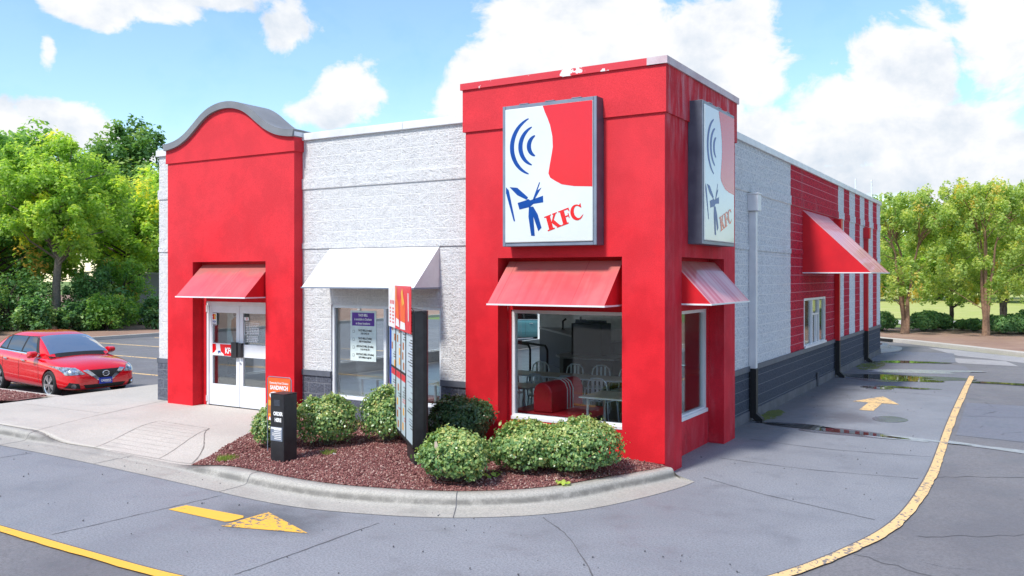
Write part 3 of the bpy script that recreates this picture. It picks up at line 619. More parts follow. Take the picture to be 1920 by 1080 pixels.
# front white wall with window opening
mb = MB(); W1 = (-6.70, -4.18, .58, 2.31)
wall_x(mb, -7.43, -3.42, 1.07, 5.42, FY, FY + WT, (W1[0], W1[1], 1.07, W1[3]))
mb.box(XL, -11.09, FY, FY + WT, 1.07, 5.42); mb.box(XL, XL + WT, FY + WT, 2.0, .17, 5.42); mb.box(XL, XL + WT, 11.5, 13.5, .17, 5.42); mb.box(XL, XL + WT, 2.0, 11.5, 2.5, 5.42); mb.box(XL, XL + WT, 2.0, 11.5, .17, .5); mb.box(XL, XL + WT, 19, YB, .17, 5.42); mb.box(XL, XL + WT, 13.5, 19, 2.5, 5.42)  # nearer long opening is unseen, added to let daylight into the dining room
mb.box(-11.09, -7.43, FY + .27, FY + .5, 2.4, 5.42)
mb.box(-7.43, -3.42, FY - .022, FY, 4.49, 4.69); mb.box(-7.43, -3.42, FY - .02, FY, 3.36, 3.463)
mb.box(XL - .02, -11.1, FY - .022, FY, 4.49, 4.69); mb.box(XL - .02, -11.1, FY - .02, FY, 3.36, 3.463); mb.box(XL - .02, XL, FY - .02, FY + 3, 3.36, 3.463)
mb.build('front_wall', M['blk_white'], B)
# side wall: windows at the drive-through
W2 = (10.03, 12.54, 1.10, 2.29)
mb = MB(); wall_y(mb, 3.36, YB, 1.07, 5.42, SX, SX - WT, W2); mb.box(SX, SX + .022, 3.38, YB, 4.49, 4.69)
mb.box(SX, SX + .02, 3.38, YB, 3.36, 3.463); mb.box(XL, SX - WT, YB - WT, YB, .17, 5.42)
mb.build('side_wall', M['blk_side'], B)
mb = MB(); wall_x(mb, -7.43, -3.42, .1, .97, FY - .004, FY + WT, (W1[0], W1[1], W1[2], .97)); mb.build('front_wall_base', M['blk_base'], B); mb = MB(); mb.box(XL - .02, -11.09, FY - .02, FY + WT, .1, .97); mb.box(XL - .02, XL - .001, FY + WT, 3, .1, .97)
mb.build('front_wall_base', M['blk_base'], B)
mb = MB(); wall_y(mb, 3.36, YB, .19, .97, SX + .003, SX - WT); mb.build('side_wall_base', M['blk_sidebase'], B)
mb = MB(); mb.box(SX - WT, SX + .022, 3.36, YB + .02, -.05, .19); mb.build('plinth', M['plinth'], B)
for a_, b_ in ((-7.43, W1[0]), (W1[1], -3.42), (XL - .04, -11.09)): MB().box(a_, b_, FY - .03, FY + .05, .97, 1.07).build('base_band', M['band'], B)
mb = MB()
y = 3.38
while y < YB: y2 = min(y + .61, YB + .03); mb.box(SX - .05, SX + .032, y, y2 - .0008, .97, 1.07); y = y2
mb.build('base_band', M['band'], B)
# parapet cap of the long walls
mb = MB(); x = -7.40
while x < -3.45: x2 = min(x + 2.42, -3.42); mb.box(x, x2 - .004, FY - .05, FY + WT + .05, 5.415, 5.55); x = x2
mb.box(XL - .05, -11.12, FY - .05, FY + WT, 5.415, 5.55); y = 3.38
while y < YB: y2 = min(y + 3.05, YB + .05); mb.box(SX - WT - .05, SX + .05, y, y2 - .004, 5.415, 5.55); y = y2
mb.box(XL, SX - .3, YB - .2, YB + .04, 5.415, 5.55); mb.box(XL - .05, XL + .28, FY + WT, YB, 5.415, 5.55)
mb.build('parapet_cap', M['cap'], B, bevel=.008)
# ---- corner tower
mb = MB()
wall_x(mb, -3.42, 0, -.02, 5.18, 0, .30, (-2.80, -.66, -.02, 3.13))                       # front face with recess
wall_x(mb, -2.80, -.66, -.02, 3.13, .302, .44, (-2.74, -.74, .57, 2.30))                 # recessed panel
mb.box(-3.42, -3.2, .30, FY + .05, -.02, 5.18)
mb.box(-3.46, .03, -.03, .0, 5.18, 5.86); mb.box(-3.46, -3.42, 0, .5, 5.18, 5.86)
mb.prism([(-.62, .0), (0, .0), (0, .30), (-.62, .30)], lambda p: (p[0], p[1], -.02), lambda p: (p[0], p[1], .17))
front = mb.build('corner_tower', M['red'], B)
mb = MB()
wall_y(mb, .30, 3.36, -.02, 5.18, 0, -.27, (.69, 2.74, -.02, 3.13)); mb.box(-.27, .0015, 0.0015, .30, -.02, 5.18)
wall_y(mb, .69, 2.74, -.02, 3.13, -.272, -.40, (.80, 2.70, .57, 2.29))
mb.box(0, .03, 0, 3.39, 5.18, 5.86); mb.box(-.27, 0, 3.36, 3.39, 5.18, 5.86); mb.box(-.30, -.001, 3.361, 3.5, 1.0, 5.18) if False else None
mb.build('tower_side_wall', M['red_side'], B)
mb = MB(); mb.box(-3.49, .0, -.06, -.03, 5.86, 5.965, 0); mb.box(-3.49, .035, -.032, .25, 5.862, 5.963, 0)
mb.build('tower_cap', M['peel'], B)
mb = MB(); mb.box(-.25, .06, -.062, 3.42, 5.86, 5.967); mb.box(-3.49, 0, 3.2, 3.42, 5.86, 5.96); mb.box(-3.49, -3.25, .25, 3.3, 5.86, 5.96); mb.build('tower_cap', M['cap_side'], B)
mb = MB(); mb.box(-3.4, -.05, .3, 3.3, 5.6, 5.7); mb.box(-3.42, -3.3, .5, 3.38, 5.2, 5.86); mb.box(-3.42, -.3, 3.3, 3.38, 5.2, 5.86); mb.box(XL + .1, -.4, FY + .1, YB - .1, 5.05, 5.15); mb.build('roof', M['roof'], B)
# ---- entrance tower with curved parapet
TX0, TX1, TY = -11.10, -7.425, .15
arch_o = [(-11.16, 5.60), (-10.97, 5.615), (-10.71, 5.67), (-10.46, 5.78), (-10.22, 5.94), (-9.98, 6.11), (-9.75, 6.225), (-9.5, 6.29), (-9.26, 6.31)]
arch_o += [(-18.52 - x, z) for x, z in arch_o[::-1][1:]]
ao = [(p.x, p.y) for p in smoothpath([(x, z, 0) for x, z in arch_o], 5)]
ai = [(-9.26 + (x + 9.26) * .985, z - .135 if abs(x + 9.26) > 1.3 else z - .135) for x, z in ao]
# inner offset along the normal so the fascia keeps its width on the slopes
nn = offs([Vector((x, z, 0)) for x, z in ao], .135); ai = [(max(TX0 - .02, min(TX1 + .03, p.x)), p.y) for p in nn]
mb = MB(); wall_x(mb, TX0, TX1, .10, 5.2, TY, .40, (-10.31, -8.19, .10, 3.13)); wall_x(mb, -10.31, -8.19, .10, 3.13, .402, .52, (-10.22, -8.28, .10, 2.32))
mb.box(TX0, -10.9, .4, FY + .3, .1, 5.2); mb.box(-7.6, TX1, .4, FY + .3, .1, 5.2)
pl = [(TX0 - .03, 5.2)] + ai + [(TX1 + .035, 5.2)]
mb.prism(pl, lambda p: (p[0], TY - .03, p[1]), lambda p: (p[0], .72, p[1]))
mb.build('entrance_tower', M['red'], B)
mb = MB(); n_ = len(ao); ring = ao + ai[::-1]
vs = [(x, TY - .09, z) for x, z in ao] + [(x, TY - .09, z) for x, z in ai] + [(x, .80, z) for x, z in ao] + [(x, .80, z) for x, z in ai]; fs = []
for i in range(n_ - 1):
    fs += [(i, i + 1, n_ + i + 1, n_ + i), (i, 2 * n_ + i, 2 * n_ + i + 1, i + 1), (n_ + i, n_ + i + 1, 3 * n_ + i + 1, 3 * n_ + i), (2 * n_ + i, 3 * n_ + i, 3 * n_ + i + 1, 2 * n_ + i + 1)]
fs += [(0, n_, 3 * n_, 2 * n_), (n_ - 1, 2 * n_ - 1 + 2 * n_ - n_ + 0 if False else 3 * n_ - 1, 4 * n_ - 1, 2 * n_ - 1)]
mb.add(vs, fs); mb.build('arched_parapet_trim', M['trimgrey'], B)
mb = MB(); mb.box(TX1 + .045, TX1 + .055, TY - .05, .36, 5.48, 5.61); mb.build('parapet_return_trim', M['white'], B)

# ---- windows
def win_x(name, x0, x1, z0, z1, y, mull=(), lab=None):
    """frame in xz plane, front face at y"""
    r = thing(name, None, None); r.parent = B
    f = MB(); t = .055; f.box(x0, x0 + t, y, y + .09, z0, z1).box(x1 - t, x1, y, y + .09, z0, z1).box(x0 + t, x1 - t, y, y + .09, z1 - t, z1).box(x0 + t, x1 - t, y, y + .09, z0, z0 + t)
    for mx in mull: f.box(mx - .03, mx + .03, y + .002, y + .088, z0 + t, z1 - t)
    f.box(x0 - .0, x1 + .0, y - .03, y, z0 - .03, z0 + .02); f.build('window_frame', M['white'], r, bevel=.004)
    MB().box(x0 + .03, x1 - .03, y + .045, y + .051, z0 + .03, z1 - .03).build('window_pane', M['glass'], r); return r
def win_y(name, y0, y1, z0, z1, x, mull=(), mat='white'):
    r = thing(name, None, None); r.parent = B
    f = MB(); t = .055; f.box(x - .09, x, y0, y0 + t, z0, z1).box(x - .09, x, y1 - t, y1, z0, z1).box(x - .09, x, y0 + t, y1 - t, z1 - t, z1).box(x - .09, x, y0 + t, y1 - t, z0, z0 + t)
    for my in mull: f.box(x - .088, x - .002, my - .035, my + .035, z0 + t, z1 - t)
    f.box(x, x + .035, y0, y1, z0 - .03, z0 + .03); f.build('window_frame', M[mat], r, bevel=.004)
    MB().box(x - .051, x - .045, y0 + .03, y1 - .03, z0 + .03, z1 - .03).build('window_pane', M['glass'], r); return r
win_x('window', W1[0], W1[1], W1[2], W1[3], FY + .03, (-5.44,))
win_x('window', -2.74, -.74, .57, 2.30, .325)
win_y('window', .80, 2.70, .57, 2.29, -.298)
w = win_y('drive_through_window', W2[0], W2[1], W2[2], W2[3], SX + .01, (10.95, 11.75))
MB().box(-.36, -.30, 11.0, 11.7, 1.85, 1.9).box(-.33, -.27, 11.3, 11.36, 1.15, 1.85).build('sliding_sash', M['white'], w)
w = thing('window', None, None); w.parent = B
f = MB(); [f.box(XL + .05, XL + .13, yy, yy + .07, .45, 2.5) for yy in (2.0, 4.3, 6.7, 9.1, 11.43, 13.5, 15.2, 16.9, 18.93)]; f.box(XL + .052, XL + .128, 2.0, 19, 2.43, 2.5).box(XL + .052, XL + .128, 2.0, 11.5, .45, .53).box(XL + .052, XL + .128, 11.45, 13.55, .45, .53); f.box(XL + .05, XL + .13, 13.5, 19, 2.425, 2.45).box(XL + .05, XL + .13, 13.5, 19, .17, .45); f.build('window_frame', M['white'], w)  # nearer bays are unseen, added to brighten the dining room
# ---- entrance door
D = thing('entrance_door', None, None); D.parent = B
f = MB(); dx0, dx1, dz0, dz1, dy = -10.22, -8.28, .178, 2.32, .425
f.box(dx0, dx0 + .06, dy, dy + .1, dz0, dz1).box(dx1 - .06, dx1, dy, dy + .1, dz0, dz1).box(dx0 + .06, dx1 - .06, dy, dy + .1, dz1 - .09, dz1)
f.build('door_frame', M['white'], D, bevel=.003)
for a, b_ in ((dx0 + .065, -9.255), (-9.245, dx1 - .065)):
    f = MB(); f.box(a, a + .095, dy + .02, dy + .07, dz0 + .01, dz1 - .095).box(b_ - .095, b_, dy + .02, dy + .07, dz0 + .01, dz1 - .095)
    f.box(a + .095, b_ - .095, dy + .02, dy + .07, dz1 - .23, dz1 - .095).box(a + .095, b_ - .095, dy + .02, dy + .07, dz0 + .01, .62).box(a + .095, b_ - .095, dy + .02, dy + .07, 1.20, 1.46)
    f.build('door_leaf', M['white'], D, bevel=.004)
    MB().box(a + .09, b_ - .09, dy + .04, dy + .046, .62, 1.20).box(a + .09, b_ - .09, dy + .04, dy + .046, 1.46, dz1 - .23).build('door_glass', M['glass'], D)
f = MB(); f.box(-9.43, -9.265, dy - .05, dy + .018, 1.19, 1.50).box(-9.235, -9.13, dy - .05, dy + .018, 1.20, 1.49); f.build('door_handle', M['black'], D, bevel=.01)
f = MB(); f.cyl((-9.21, dy + .02, 1.08), (0, -1, 0), .022, .02); f.build('lock', M['chrome'], D)
MB().box(dx0 + .003, dx0 + .03, dy - .02, dy, 2.1, 2.24).build('hinge', M['aluminium'], D); MB().box(dx0 + .003, dx0 + .03, dy - .02, dy, .25, .37).build('hinge', M['aluminium'], D)
# stickers on the doors
def P_x(x0, z0, y): return lambda a, b_: (x0 + a, y, z0 + b_)
s = MB(); px0, px1 = dx0 + .165, -9.43
s.box(px0, px1, dy + .012, dy + .018, 1.215, 1.445, 0)
s.poly([(px0, dy + .010, 1.215), (px0 + .36, dy + .010, 1.215), (px0 + .33, dy + .010, 1.25), (px0 + .26, dy + .010, 1.29), (px0 + .24, dy + .010, 1.38), (px0 + .23, dy + .010, 1.445), (px0 + .11, dy + .010, 1.445), (px0 + .12, dy + .010, 1.33), (px0 + .06, dy + .010, 1.27), (px0, dy + .010, 1.25)], 1)
s.poly([(px0 + .17, dy + .008, 1.30), (px0 + .25, dy + .008, 1.31), (px0 + .25, dy + .008, 1.25), (px0 + .22, dy + .008, 1.28), (px0 + .19, dy + .008, 1.24)], 2)
s.text('KFC', .16, P_x(px1 - .115, 1.265, dy + .008), 1, bold=.006, sx=.85)
s.build('door_banner', [M['s_red'], M['lwhite'], M['s_blue']], D, recalc=False)
c = MB(); c.box(-10.06, -9.93, dy + .012, dy + .018, 1.83, 2.08, 0)
def disc(mb, cx, cz, y, r, m, n=20): mb.poly([(cx + r * math.cos(2 * math.pi * k / n), y, cz + r * math.sin(2 * math.pi * k / n)) for k in range(n)], m)
disc(c, -10.02, 2.03, dy + .010, .032, 1); disc(c, -9.975, 2.03, dy + .009, .032, 2); disc(c, -10.02, 1.975, dy + .010, .028, 1); disc(c, -9.975, 1.975, dy + .009, .028, 2)
c.text('VISA', .055, P_x(-9.995, 1.885, dy + .009), 3, bold=.001); c.poly([(-10.05, dy + .01, 1.84), (-9.94, dy + .01, 1.84), (-9.94, dy + .01, 1.855), (-10.05, dy + .01, 1.855)], 4)
c.build('card_sticker', [M['lwhite'], M['s_red'], M['yellow'], M['s_blue'], M['lblack']], D, recalc=False)
h = MB(); y_ = dy + .036; fx = -9.13
def rect(mb, x0, x1, z0, z1, y, m): mb.poly([(x0, y, z0), (x1, y, z0), (x1, y, z1), (x0, y, z1)], m)
for x0, x1, z0, z1 in ((0, .42, 1.895, 1.905), (0, .42, 1.655, 1.665), (0, .01, 1.66, 1.9), (.41, .42, 1.66, 1.9)): rect(h, fx + x0, fx + x1, z0, z1, y_, 0)
r_ = random.Random(4)
for k in range(11):
    zz = 1.86 - k * .033
    xx = .04 + (0 if k < 5 else .03)
    while xx < .38: wd = r_.uniform(.02, .07); rect(h, fx + xx, fx + xx + wd, zz - .008, zz + .010, y_, 0); xx += wd + .015
rect(h, fx + .0, fx + .12, 2.02, 2.09, y_, 1); rect(h, fx + .0, fx + .13, 1.93 + .02, 2.01, y_, 0)
for k in range(3): rect(h, fx + .05, fx + .10, 1.965 + k * .015, 1.972 + k * .015, y_ - .001, 2)
h.build('hours_decal', [M['lwhite'], M['lblack'], M['pinkred']], D, recalc=False)

# ---- awnings
def awning(x0, x1, yb, yf, zt, zb, mats, axis='x', yt=None, trim=True, zoff=.02):
    """sloping metal hood; axis x: runs along x and projects to -y; axis y: runs along y and projects to +x"""
    r = thing('awning', None, None); r.parent = B; yt = yb if yt is None else yt
    T = (lambda a, d, z: (a, d, z)) if axis == 'x' else (lambda a, d, z: (d, a, z))
    sg = -1 if axis == 'x' else 1
    m = MB(); t = .02
    prof_ = [(yt, zt), (yf, zb + zoff), (yf, zb), (yb, zb - .0), (yb, zt)]
    # slope sheet
    m.add([T(x0, yt, zt), T(x1, yt, zt), T(x1, yf, zb), T(x0, yf, zb), T(x0, yt, zt - t), T(x1, yt, zt - t), T(x1, yf - sg * .005, zb - .001), T(x0, yf - sg * .005, zb - .001)], [(0, 1, 2, 3), (4, 7, 6, 5), (0, 4, 5, 1), (2, 6, 7, 3), (0, 3, 7, 4), (1, 5, 6, 2)], 0)
    for a in (x0 + .001, x1 - .001):
        d = .006 if a < (x0 + x1) / 2 else -.006
        m.prism([(yt, zt - .003), (yf, zb - .0005), (yb, zb), (yb, zt - .003)], lambda p, a=a: T(a, p[0], p[1]), lambda p, a=a, d=d: T(a + d, p[0], p[1]), 1)
    m.build('canopy', mats, r)
    if trim:
        f = MB()
        a = sorted((yf + sg * .012, yf - sg * .012)); lo = T(x0 - .012, a[0], 0); hi = T(x1 + .012, a[1], 0); f.box(lo[0], hi[0], lo[1], hi[1], zb - .022, zb + .002)
        for q in (x0 - .012, x1 - .012):
            b2 = sorted((yf - sg * .012, yb)); lo = T(q, b2[0], 0); hi = T(q + .024, b2[1], 0); f.box(lo[0], hi[0], lo[1], hi[1], zb - .022, zb + .002)
        f.build('awning_trim', M['white'] if mats[1] != M['awn_white'] else M['greylight'], r)
    return r
awning(-2.71, -.735, .30, -.45, 3.075, 2.42, [M['awn_front'], M['red_metal']], yt=.20)
awning(.69, 2.665, -.27, .45, 3.075, 2.435, [M['awn_side'], M['red_metal']], 'y', yt=-.14)
awning(-10.2, -8.215, .40, -.34, 3.075, 2.44, [M['awn_front'], M['red_metal']], yt=.32)
awning(-6.73, -4.21, FY, -.35, 3.355, 2.65, [M['awn_white'], M['awn_white']])
awning(9.91, 12.92, SX, 1.245, 4.45, 2.93, [M['awn_drive'], M['red_metal']], 'y')

# ---- scuppers and downspouts
def spout(y0, zt, zb, upper, boxm, kick=True):
    r = thing('downspout', None, None); r.parent = B
    MB().box(SX, SX + .2, y0, y0 + .25, zt - .35, zt).box(SX, SX + .215, y0 - .015, y0 + .265, zt - .03, zt).build('scupper_box', boxm, r, bevel=.008)
    MB().box(SX + .002, SX + .14, y0 + .07, y0 + .20, 1.03, zt - .36).build('pipe', upper, r, bevel=.006)
    m = MB(); m.box(SX + .028, SX + .145, y0 + .065, y0 + .205, .16, 1.03)
    m.prism([(SX + .028, .16), (SX + .145, .16), (SX + .27, .05), (SX + .27, .0), (SX + .15, .0), (SX + .028, .09)], lambda p: (p[0], y0 + .065, p[1]), lambda p: (p[0], y0 + .205, p[1])); m.build('pipe_base', M['blackm'], r)
    return r
spout(5.21, 4.47, 0, M['cap'], M['cap']); spout(13.72, 4.44, 0, M['red_metal'], M['red_metal']); spout(18.6, 4.42, 0, M['red_metal'], M['red_metal'])
MB().tube([(SX + .04, 11.41, -.02), (SX + .04, 11.41, .36)], .03).build('conduit', M['plinth'], B)
for px, py in ((-.80, 20.2), (-.36, 20.75)):
    m = MB(); hw = .07; m.tube([(px, py - hw, 5.1)] + [(px, py - hw * math.cos(t), 6.13 + hw * 1.3 * math.sin(t)) for t in np.linspace(0, math.pi, 9)] + [(px, py + hw, 5.1)], .013); m.build('ladder_rail', M['aluminium'], B)
MB().cyl((-.7, 7.6, 5.1), (0, 0, 1), .03, .53).build('vent_pipe', M['blackm'], B)

# ---- interior shell
MB().box(XL + .24, SX - .24, .53, YB - .25, .10, .172).box(-3.2, -.40, .44, .53, .10, .172).build('floor', M['tile'], B)
MB().box(XL + .24, SX - .24, .6, YB - .25, 2.95, 3.0).box(-3.1, -.41, .44, .6, 2.95, 3.0).build('ceiling', M['ceil'], B)
MB().box(-9.3, SX - .24, 12.9, 13.05, .17, 2.95).box(-9.3, -9.2, 13.05, 20.0, .17, 2.95).build('partition_wall', M['wallint'], B)
MB().box(SX - .27, SX - .243, 3.4, 9.6, .17, 2.95).build('interior_lining', M['wallint'], B)

# ============================================================= WALL SIGNS
redp = [(0.444,1.0),(0.470,0.95),(0.497,0.91),(0.53,0.85),(0.555,0.77),(0.56,0.69),(0.545,0.63),(0.525,0.56),(0.51,0.50),(0.53,.468),(0.58,0.445),(0.663,0.413),(0.8,.395),(1.0,0.385),(1,1)]
tiep = [[(0.152,0.296),(0.258,0.314),(0.275,0.322),(0.3,0.311),(0.449,0.34),(0.452,0.291),(0.337,0.283),(0.3,.262),(0.174,0.246)],
        [(.285,.262),(.335,.264),(0.388,0.205),(0.432,0.106),(0.395,0.081),(0.337,0.189),(0.354,0.047),(0.312,0.049),(0.28,0.19)],
        [(0.331,0.316),(0.359,0.364),(0.405,0.44),(0.415,0.437),(0.384,0.38),(0.432,0.401),(0.351,0.315)],
        [(0.013,0.419),(0.047,0.393),(0.123,0.16),(0.106,0.16),(0.013,0.374)],
        [(0.056,0.417),(0.148,0.409),(0.275,0.334),(0.258,0.316),(0.148,0.354)]]
# plain abstract brush strokes stand in for the portrait of the photographed sign
def stroke(P, w):
    P = smoothpath([(x, y, 0) for x, y in P], 6); L_ = []; R_ = []
    for i, p in enumerate(P):
        t = (P[min(i + 1, len(P) - 1)] - P[max(i - 1, 0)]).normalized(); k = w * math.sin(math.pi * (i + .6) / (len(P) + .2)) ** .7
        L_.append((p.x - t.y * k * .75, p.y + t.x * k)); R_.append((p.x + t.y * k * .75, p.y - t.x * k))
    return L_ + R_[::-1]
def arc(cx, cy, r0, r1, a0, a1, n=28, ky=.70):
    A = [R(a0 + (a1 - a0) * k / n) for k in range(n + 1)]; w = [math.sin(math.pi * min(1, (k + .8) / (n + 1.6))) ** .6 for k in range(n + 1)]; mid = (r0 + r1) / 2; h = (r1 - r0) / 2
    return [(cx + (mid + h * q) * math.cos(a), cy + (mid + h * q) * math.sin(a) * ky) for a, q in zip(A, w)] + [(cx + (mid - h * q) * math.cos(a), cy + (mid - h * q) * math.sin(a) * ky) for a, q in list(zip(A, w))[::-1]]
strokes = [arc(.40, .71, r_, r_ + .05, 112, 248) for r_ in (.09, .19, .29)]
def rot2(P, a, o): return [(o[0] + (x * math.cos(a) - y * math.sin(a)), o[1] + (x * math.sin(a) + y * math.cos(a))) for x, y in P]
def kfc():
    """slab letters in metres, baseline at origin, then turned upward"""
    K = [[(0, 0), (.17, 0), (.17, .022), (.135, .026), (.135, .26), (.165, .266), (.165, .285), (0, .285), (0, .266), (.04, .26), (.04, .026), (0, .02)],
         [(.13, .135), (.215, .262), (.19, .268), (.19, .285), (.305, .285), (.305, .268), (.27, .262), (.195, .168), (.30, .03), (.33, .022), (.33, 0), (.215, 0), (.225, .016), (.135, .125)]]
    F = [[(0, 0), (.16, 0), (.16, .022), (.13, .026), (.13, .13), (.19, .13), (.195, .095), (.212, .095), (.212, .19), (.195, .19), (.19, .155), (.13, .155), (.13, .258), (.215, .258), (.23, .215), (.247, .215), (.245, .285), (0, .285), (0, .266), (.035, .26), (.035, .026), (0, .022)]]
    c0 = []
    for k in range(25):
        t = R(50 + k * (260 / 24)); c0.append((.14 + .14 * math.cos(t), .142 + .148 * math.sin(t)))
    c1 = []
    for k in range(25):
        t = R(310 - k * (260 / 24)); c1.append((.165 + .085 * math.cos(t), .142 + .115 * math.sin(t)))
    Cc = [c0 + [(.272, .07)] + c1[1:-1] + [(.262, .19), (.272, .285)]]
    out = []
    for polys, x0 in ((K, 0), (F, .335), (Cc, .585)):
        out += [[(x * 1.0 + x0, y) for x, y in p] for p in polys]
    out = [rot2([(x * .745, y * .80) for x, y in p], R(17), (0, 0)) for p in out]; return out
def wall_sign(label, axis):
    if axis == 'x':
        r = thing('wall_sign', label, 'wall sign', (-1.755, 0, 3.3)); U0, U1, D0, D1, Z0, Z1 = -2.56, -.95, 0, -.235, 3.30, 5.47; T = lambda u, d, z: (u + 1.755, d, z - 3.3)
    else:
        r = thing('wall_sign', label, 'wall sign', (0, 1.75, 3.33)); U0, U1, D0, D1, Z0, Z1 = .95, 2.55, 0, .22, 3.33, 5.50; T = lambda u, d, z: (d, u - 1.75, z - 3.33)
    sg = 1 if D1 > 0 else -1
    def bx(m, u0, u1, d0, d1, z0, z1, mi=0): a = T(u0, d0, z0); b_ = T(u1, d1, z1); m.box(a[0], b_[0], a[1], b_[1], a[2], b_[2], mi)
    m = MB(); bx(m, U0, U1, D0 + sg * .002, D1, Z0, Z1); m.build('sign_cabinet', M['greysign'], r, bevel=.006)
    m = MB(); t = .055
    for a in ((U0, U0 + t, Z0, Z1), (U1 - t, U1, Z0, Z1), (U0 + t, U1 - t, Z0, Z0 + t), (U0 + t, U1 - t, Z1 - t, Z1)): bx(m, a[0] + .003, a[1] - .003, D1, D1 + sg * .012, a[2] + .003, a[3] - .003)
    for k in range(3): uu = U0 + .3 + k * .45; bx(m, uu, uu + .16, D1 - sg * .05, D1 + sg * .016, Z1, Z1 + .012)
    m.build('sign_frame', M['greylight'], r, bevel=.002)
    w, h = U1 - U0 - 2 * t, Z1 - Z0 - 2 * t; u0, z0 = U0 + t, Z0 + t
    m = MB(); bx(m, u0, u0 + w, D1 + sg * .001, D1 + sg * .03, z0, z0 + h); m.build('sign_face', M['s_white'], r, bevel=.02)
    def flat(P, d, mi, m): m.poly([T(u0 + x * w, D1 + sg * d, z0 + y * h) for x, y in P], mi)
    m = MB(); flat([(.5 + (x - .5) * .992, .5 + (y - .5) * .994) for x, y in redp], .0315, 0, m)
    for p in tiep + strokes: flat([(max(.008, x), y) for x, y in p], .0325, 1, m)
    m.build('sign_graphic', [M['s_red'], M['s_blue']], r, recalc=False)
    m = MB()
    for p in kfc(): flat([(.505 + x / w, .078 + y / h) for x, y in p], .034, 0, m)
    m.build('sign_lettering', M['s_red'], r, recalc=False)
    return r
wall_sign('large square red, white and blue sign on the front face of the corner tower', 'x')
wall_sign('sign seen at a slant on the shaded side face of the corner tower', 'y')

# poster in the window
r = thing('window_poster', 'pale poster with purple heading hanging inside the window under the white awning', 'poster', (-5.975, .432, 1.29))
T = lambda x, z: (x, -.0, z); m = MB(); m.box(-.305, .305, 0, .006, 0, .92, 0); rect(m, -.265, .265, .645, .885, -.002, 1)
def tx(mb, s, x, z, size, mi, y=-.004, sx=.8, al='CENTER', bold=.0015): mb.text(s, size, lambda a, b_: (x + a, y, z + b_), mi, al, bold, sx)
tx(m, 'TACO BELL', 0, .82, .058, 2, sx=.75, bold=.003); tx(m, 'is available in Durham', 0, .745, .060, 2, sx=.78); tx(m, 'at these locations:', 0, .67, .060, 2, sx=.78)
for k, (a, b_) in enumerate((('TACO BELL (4 miles)', '2101 E NC 54'), ('TACO BELL (7 miles)', '3821 N Duke Street'), ('KFC/TACO BELL (8 miles)', '7110 W NC 54'), ('KFC/TACO BELL (10 miles)', '3575 Hillsborough Rd'))):
    zz = .545 - k * .145; tx(m, a, .045, zz, .048, 3, sx=.75); tx(m, b_, .045, zz - .055, .045, 3, sx=.75); rect(m, -.25, -.205, zz - .03, zz + .02, -.003, 3); rect(m, -.245, -.21, zz - .025, zz + .015, -.0035, 0)
m.build('poster_sheet', [M['poster'], M['purple'], M['lwhite'], M['lblack']], r, recalc=False)
# restaurant interior poster behind the door
r = thing('hanging_poster', 'dark hanging food poster lettered CHE BO behind the left glass door', 'poster', (-9.50, .62, 1.38))
m = MB(); m.box(-.33, .33, 0, .01, 0, .95, 0); tx(m, 'CHE', -.10, .78, .16, 1, bold=.005, sx=.9); tx(m, 'BO', -.04, .64, .16, 1, bold=.005, sx=.9)
m.poly([(-.2, -.003, .55), (-.1, -.003, .62), (.15, -.003, .6), (.26, -.003, .45), (.22, -.003, .05), (-.12, -.003, .05), (-.22, -.003, .35)], 2); disc(m, .17, .18, -.006, .07, 3)
m.build('poster_sheet', [M['poster'], M['lblack'], M['bun'], M['s_blue']], r, recalc=False)

# ============================================================= MENU BOARD
near = Vector((-2.91, -2.02, 0)); farp = Vector((-4.52, -.54, 0)); dv = (farp - near).normalized(); L_ = (farp - near).length; nv = Vector((dv.y, -dv.x, 0)) if (Vector((dv.y, -dv.x, 0)).x < 0) else Vector((-dv.y, dv.x, 0))
th_ = math.atan2(dv.y, dv.x)
r = thing('menu_board', 'tall black drive-through menu board on a post standing in the rock bed', 'menu board', (near.x, near.y, .15), th_)
# local frame: x along the board from near to far end, -y or +y toward the viewer side
sy = 1 if Vector((-math.sin(th_), math.cos(th_), 0)).dot(nv) > 0 else -1
def lb(m, x0, x1, d0, d1, z0, z1, mi=0): m.box(x0, x1, sy * d0, sy * d1, z0 - .15, z1 - .15, mi)
m = MB(); pts_ = [(0, 0)] + [(0, 0)]
hw_ = L_; cab = [(0, -.0), (hw_, -.0), (hw_, -.12), (hw_ - .1, -.19), (.10, -.215), (.03, -.19), (0, -.13)]
m.prism([(x, sy * y_) for x, y_ in cab], lambda p: (p[0], p[1], .42 - .15), lambda p: (p[0], p[1], 2.36 - .15)); m.build('cabinet', M['black'], r, bevel=.012)
m = MB(); lb(m, .12, .72, -.18, -.015, .05, .42); m.build('post', M['black'], r, bevel=.01)
pw = [(.03, .62), (.65, 1.08), (1.11, 1.60), (1.63, L_ - .07)]
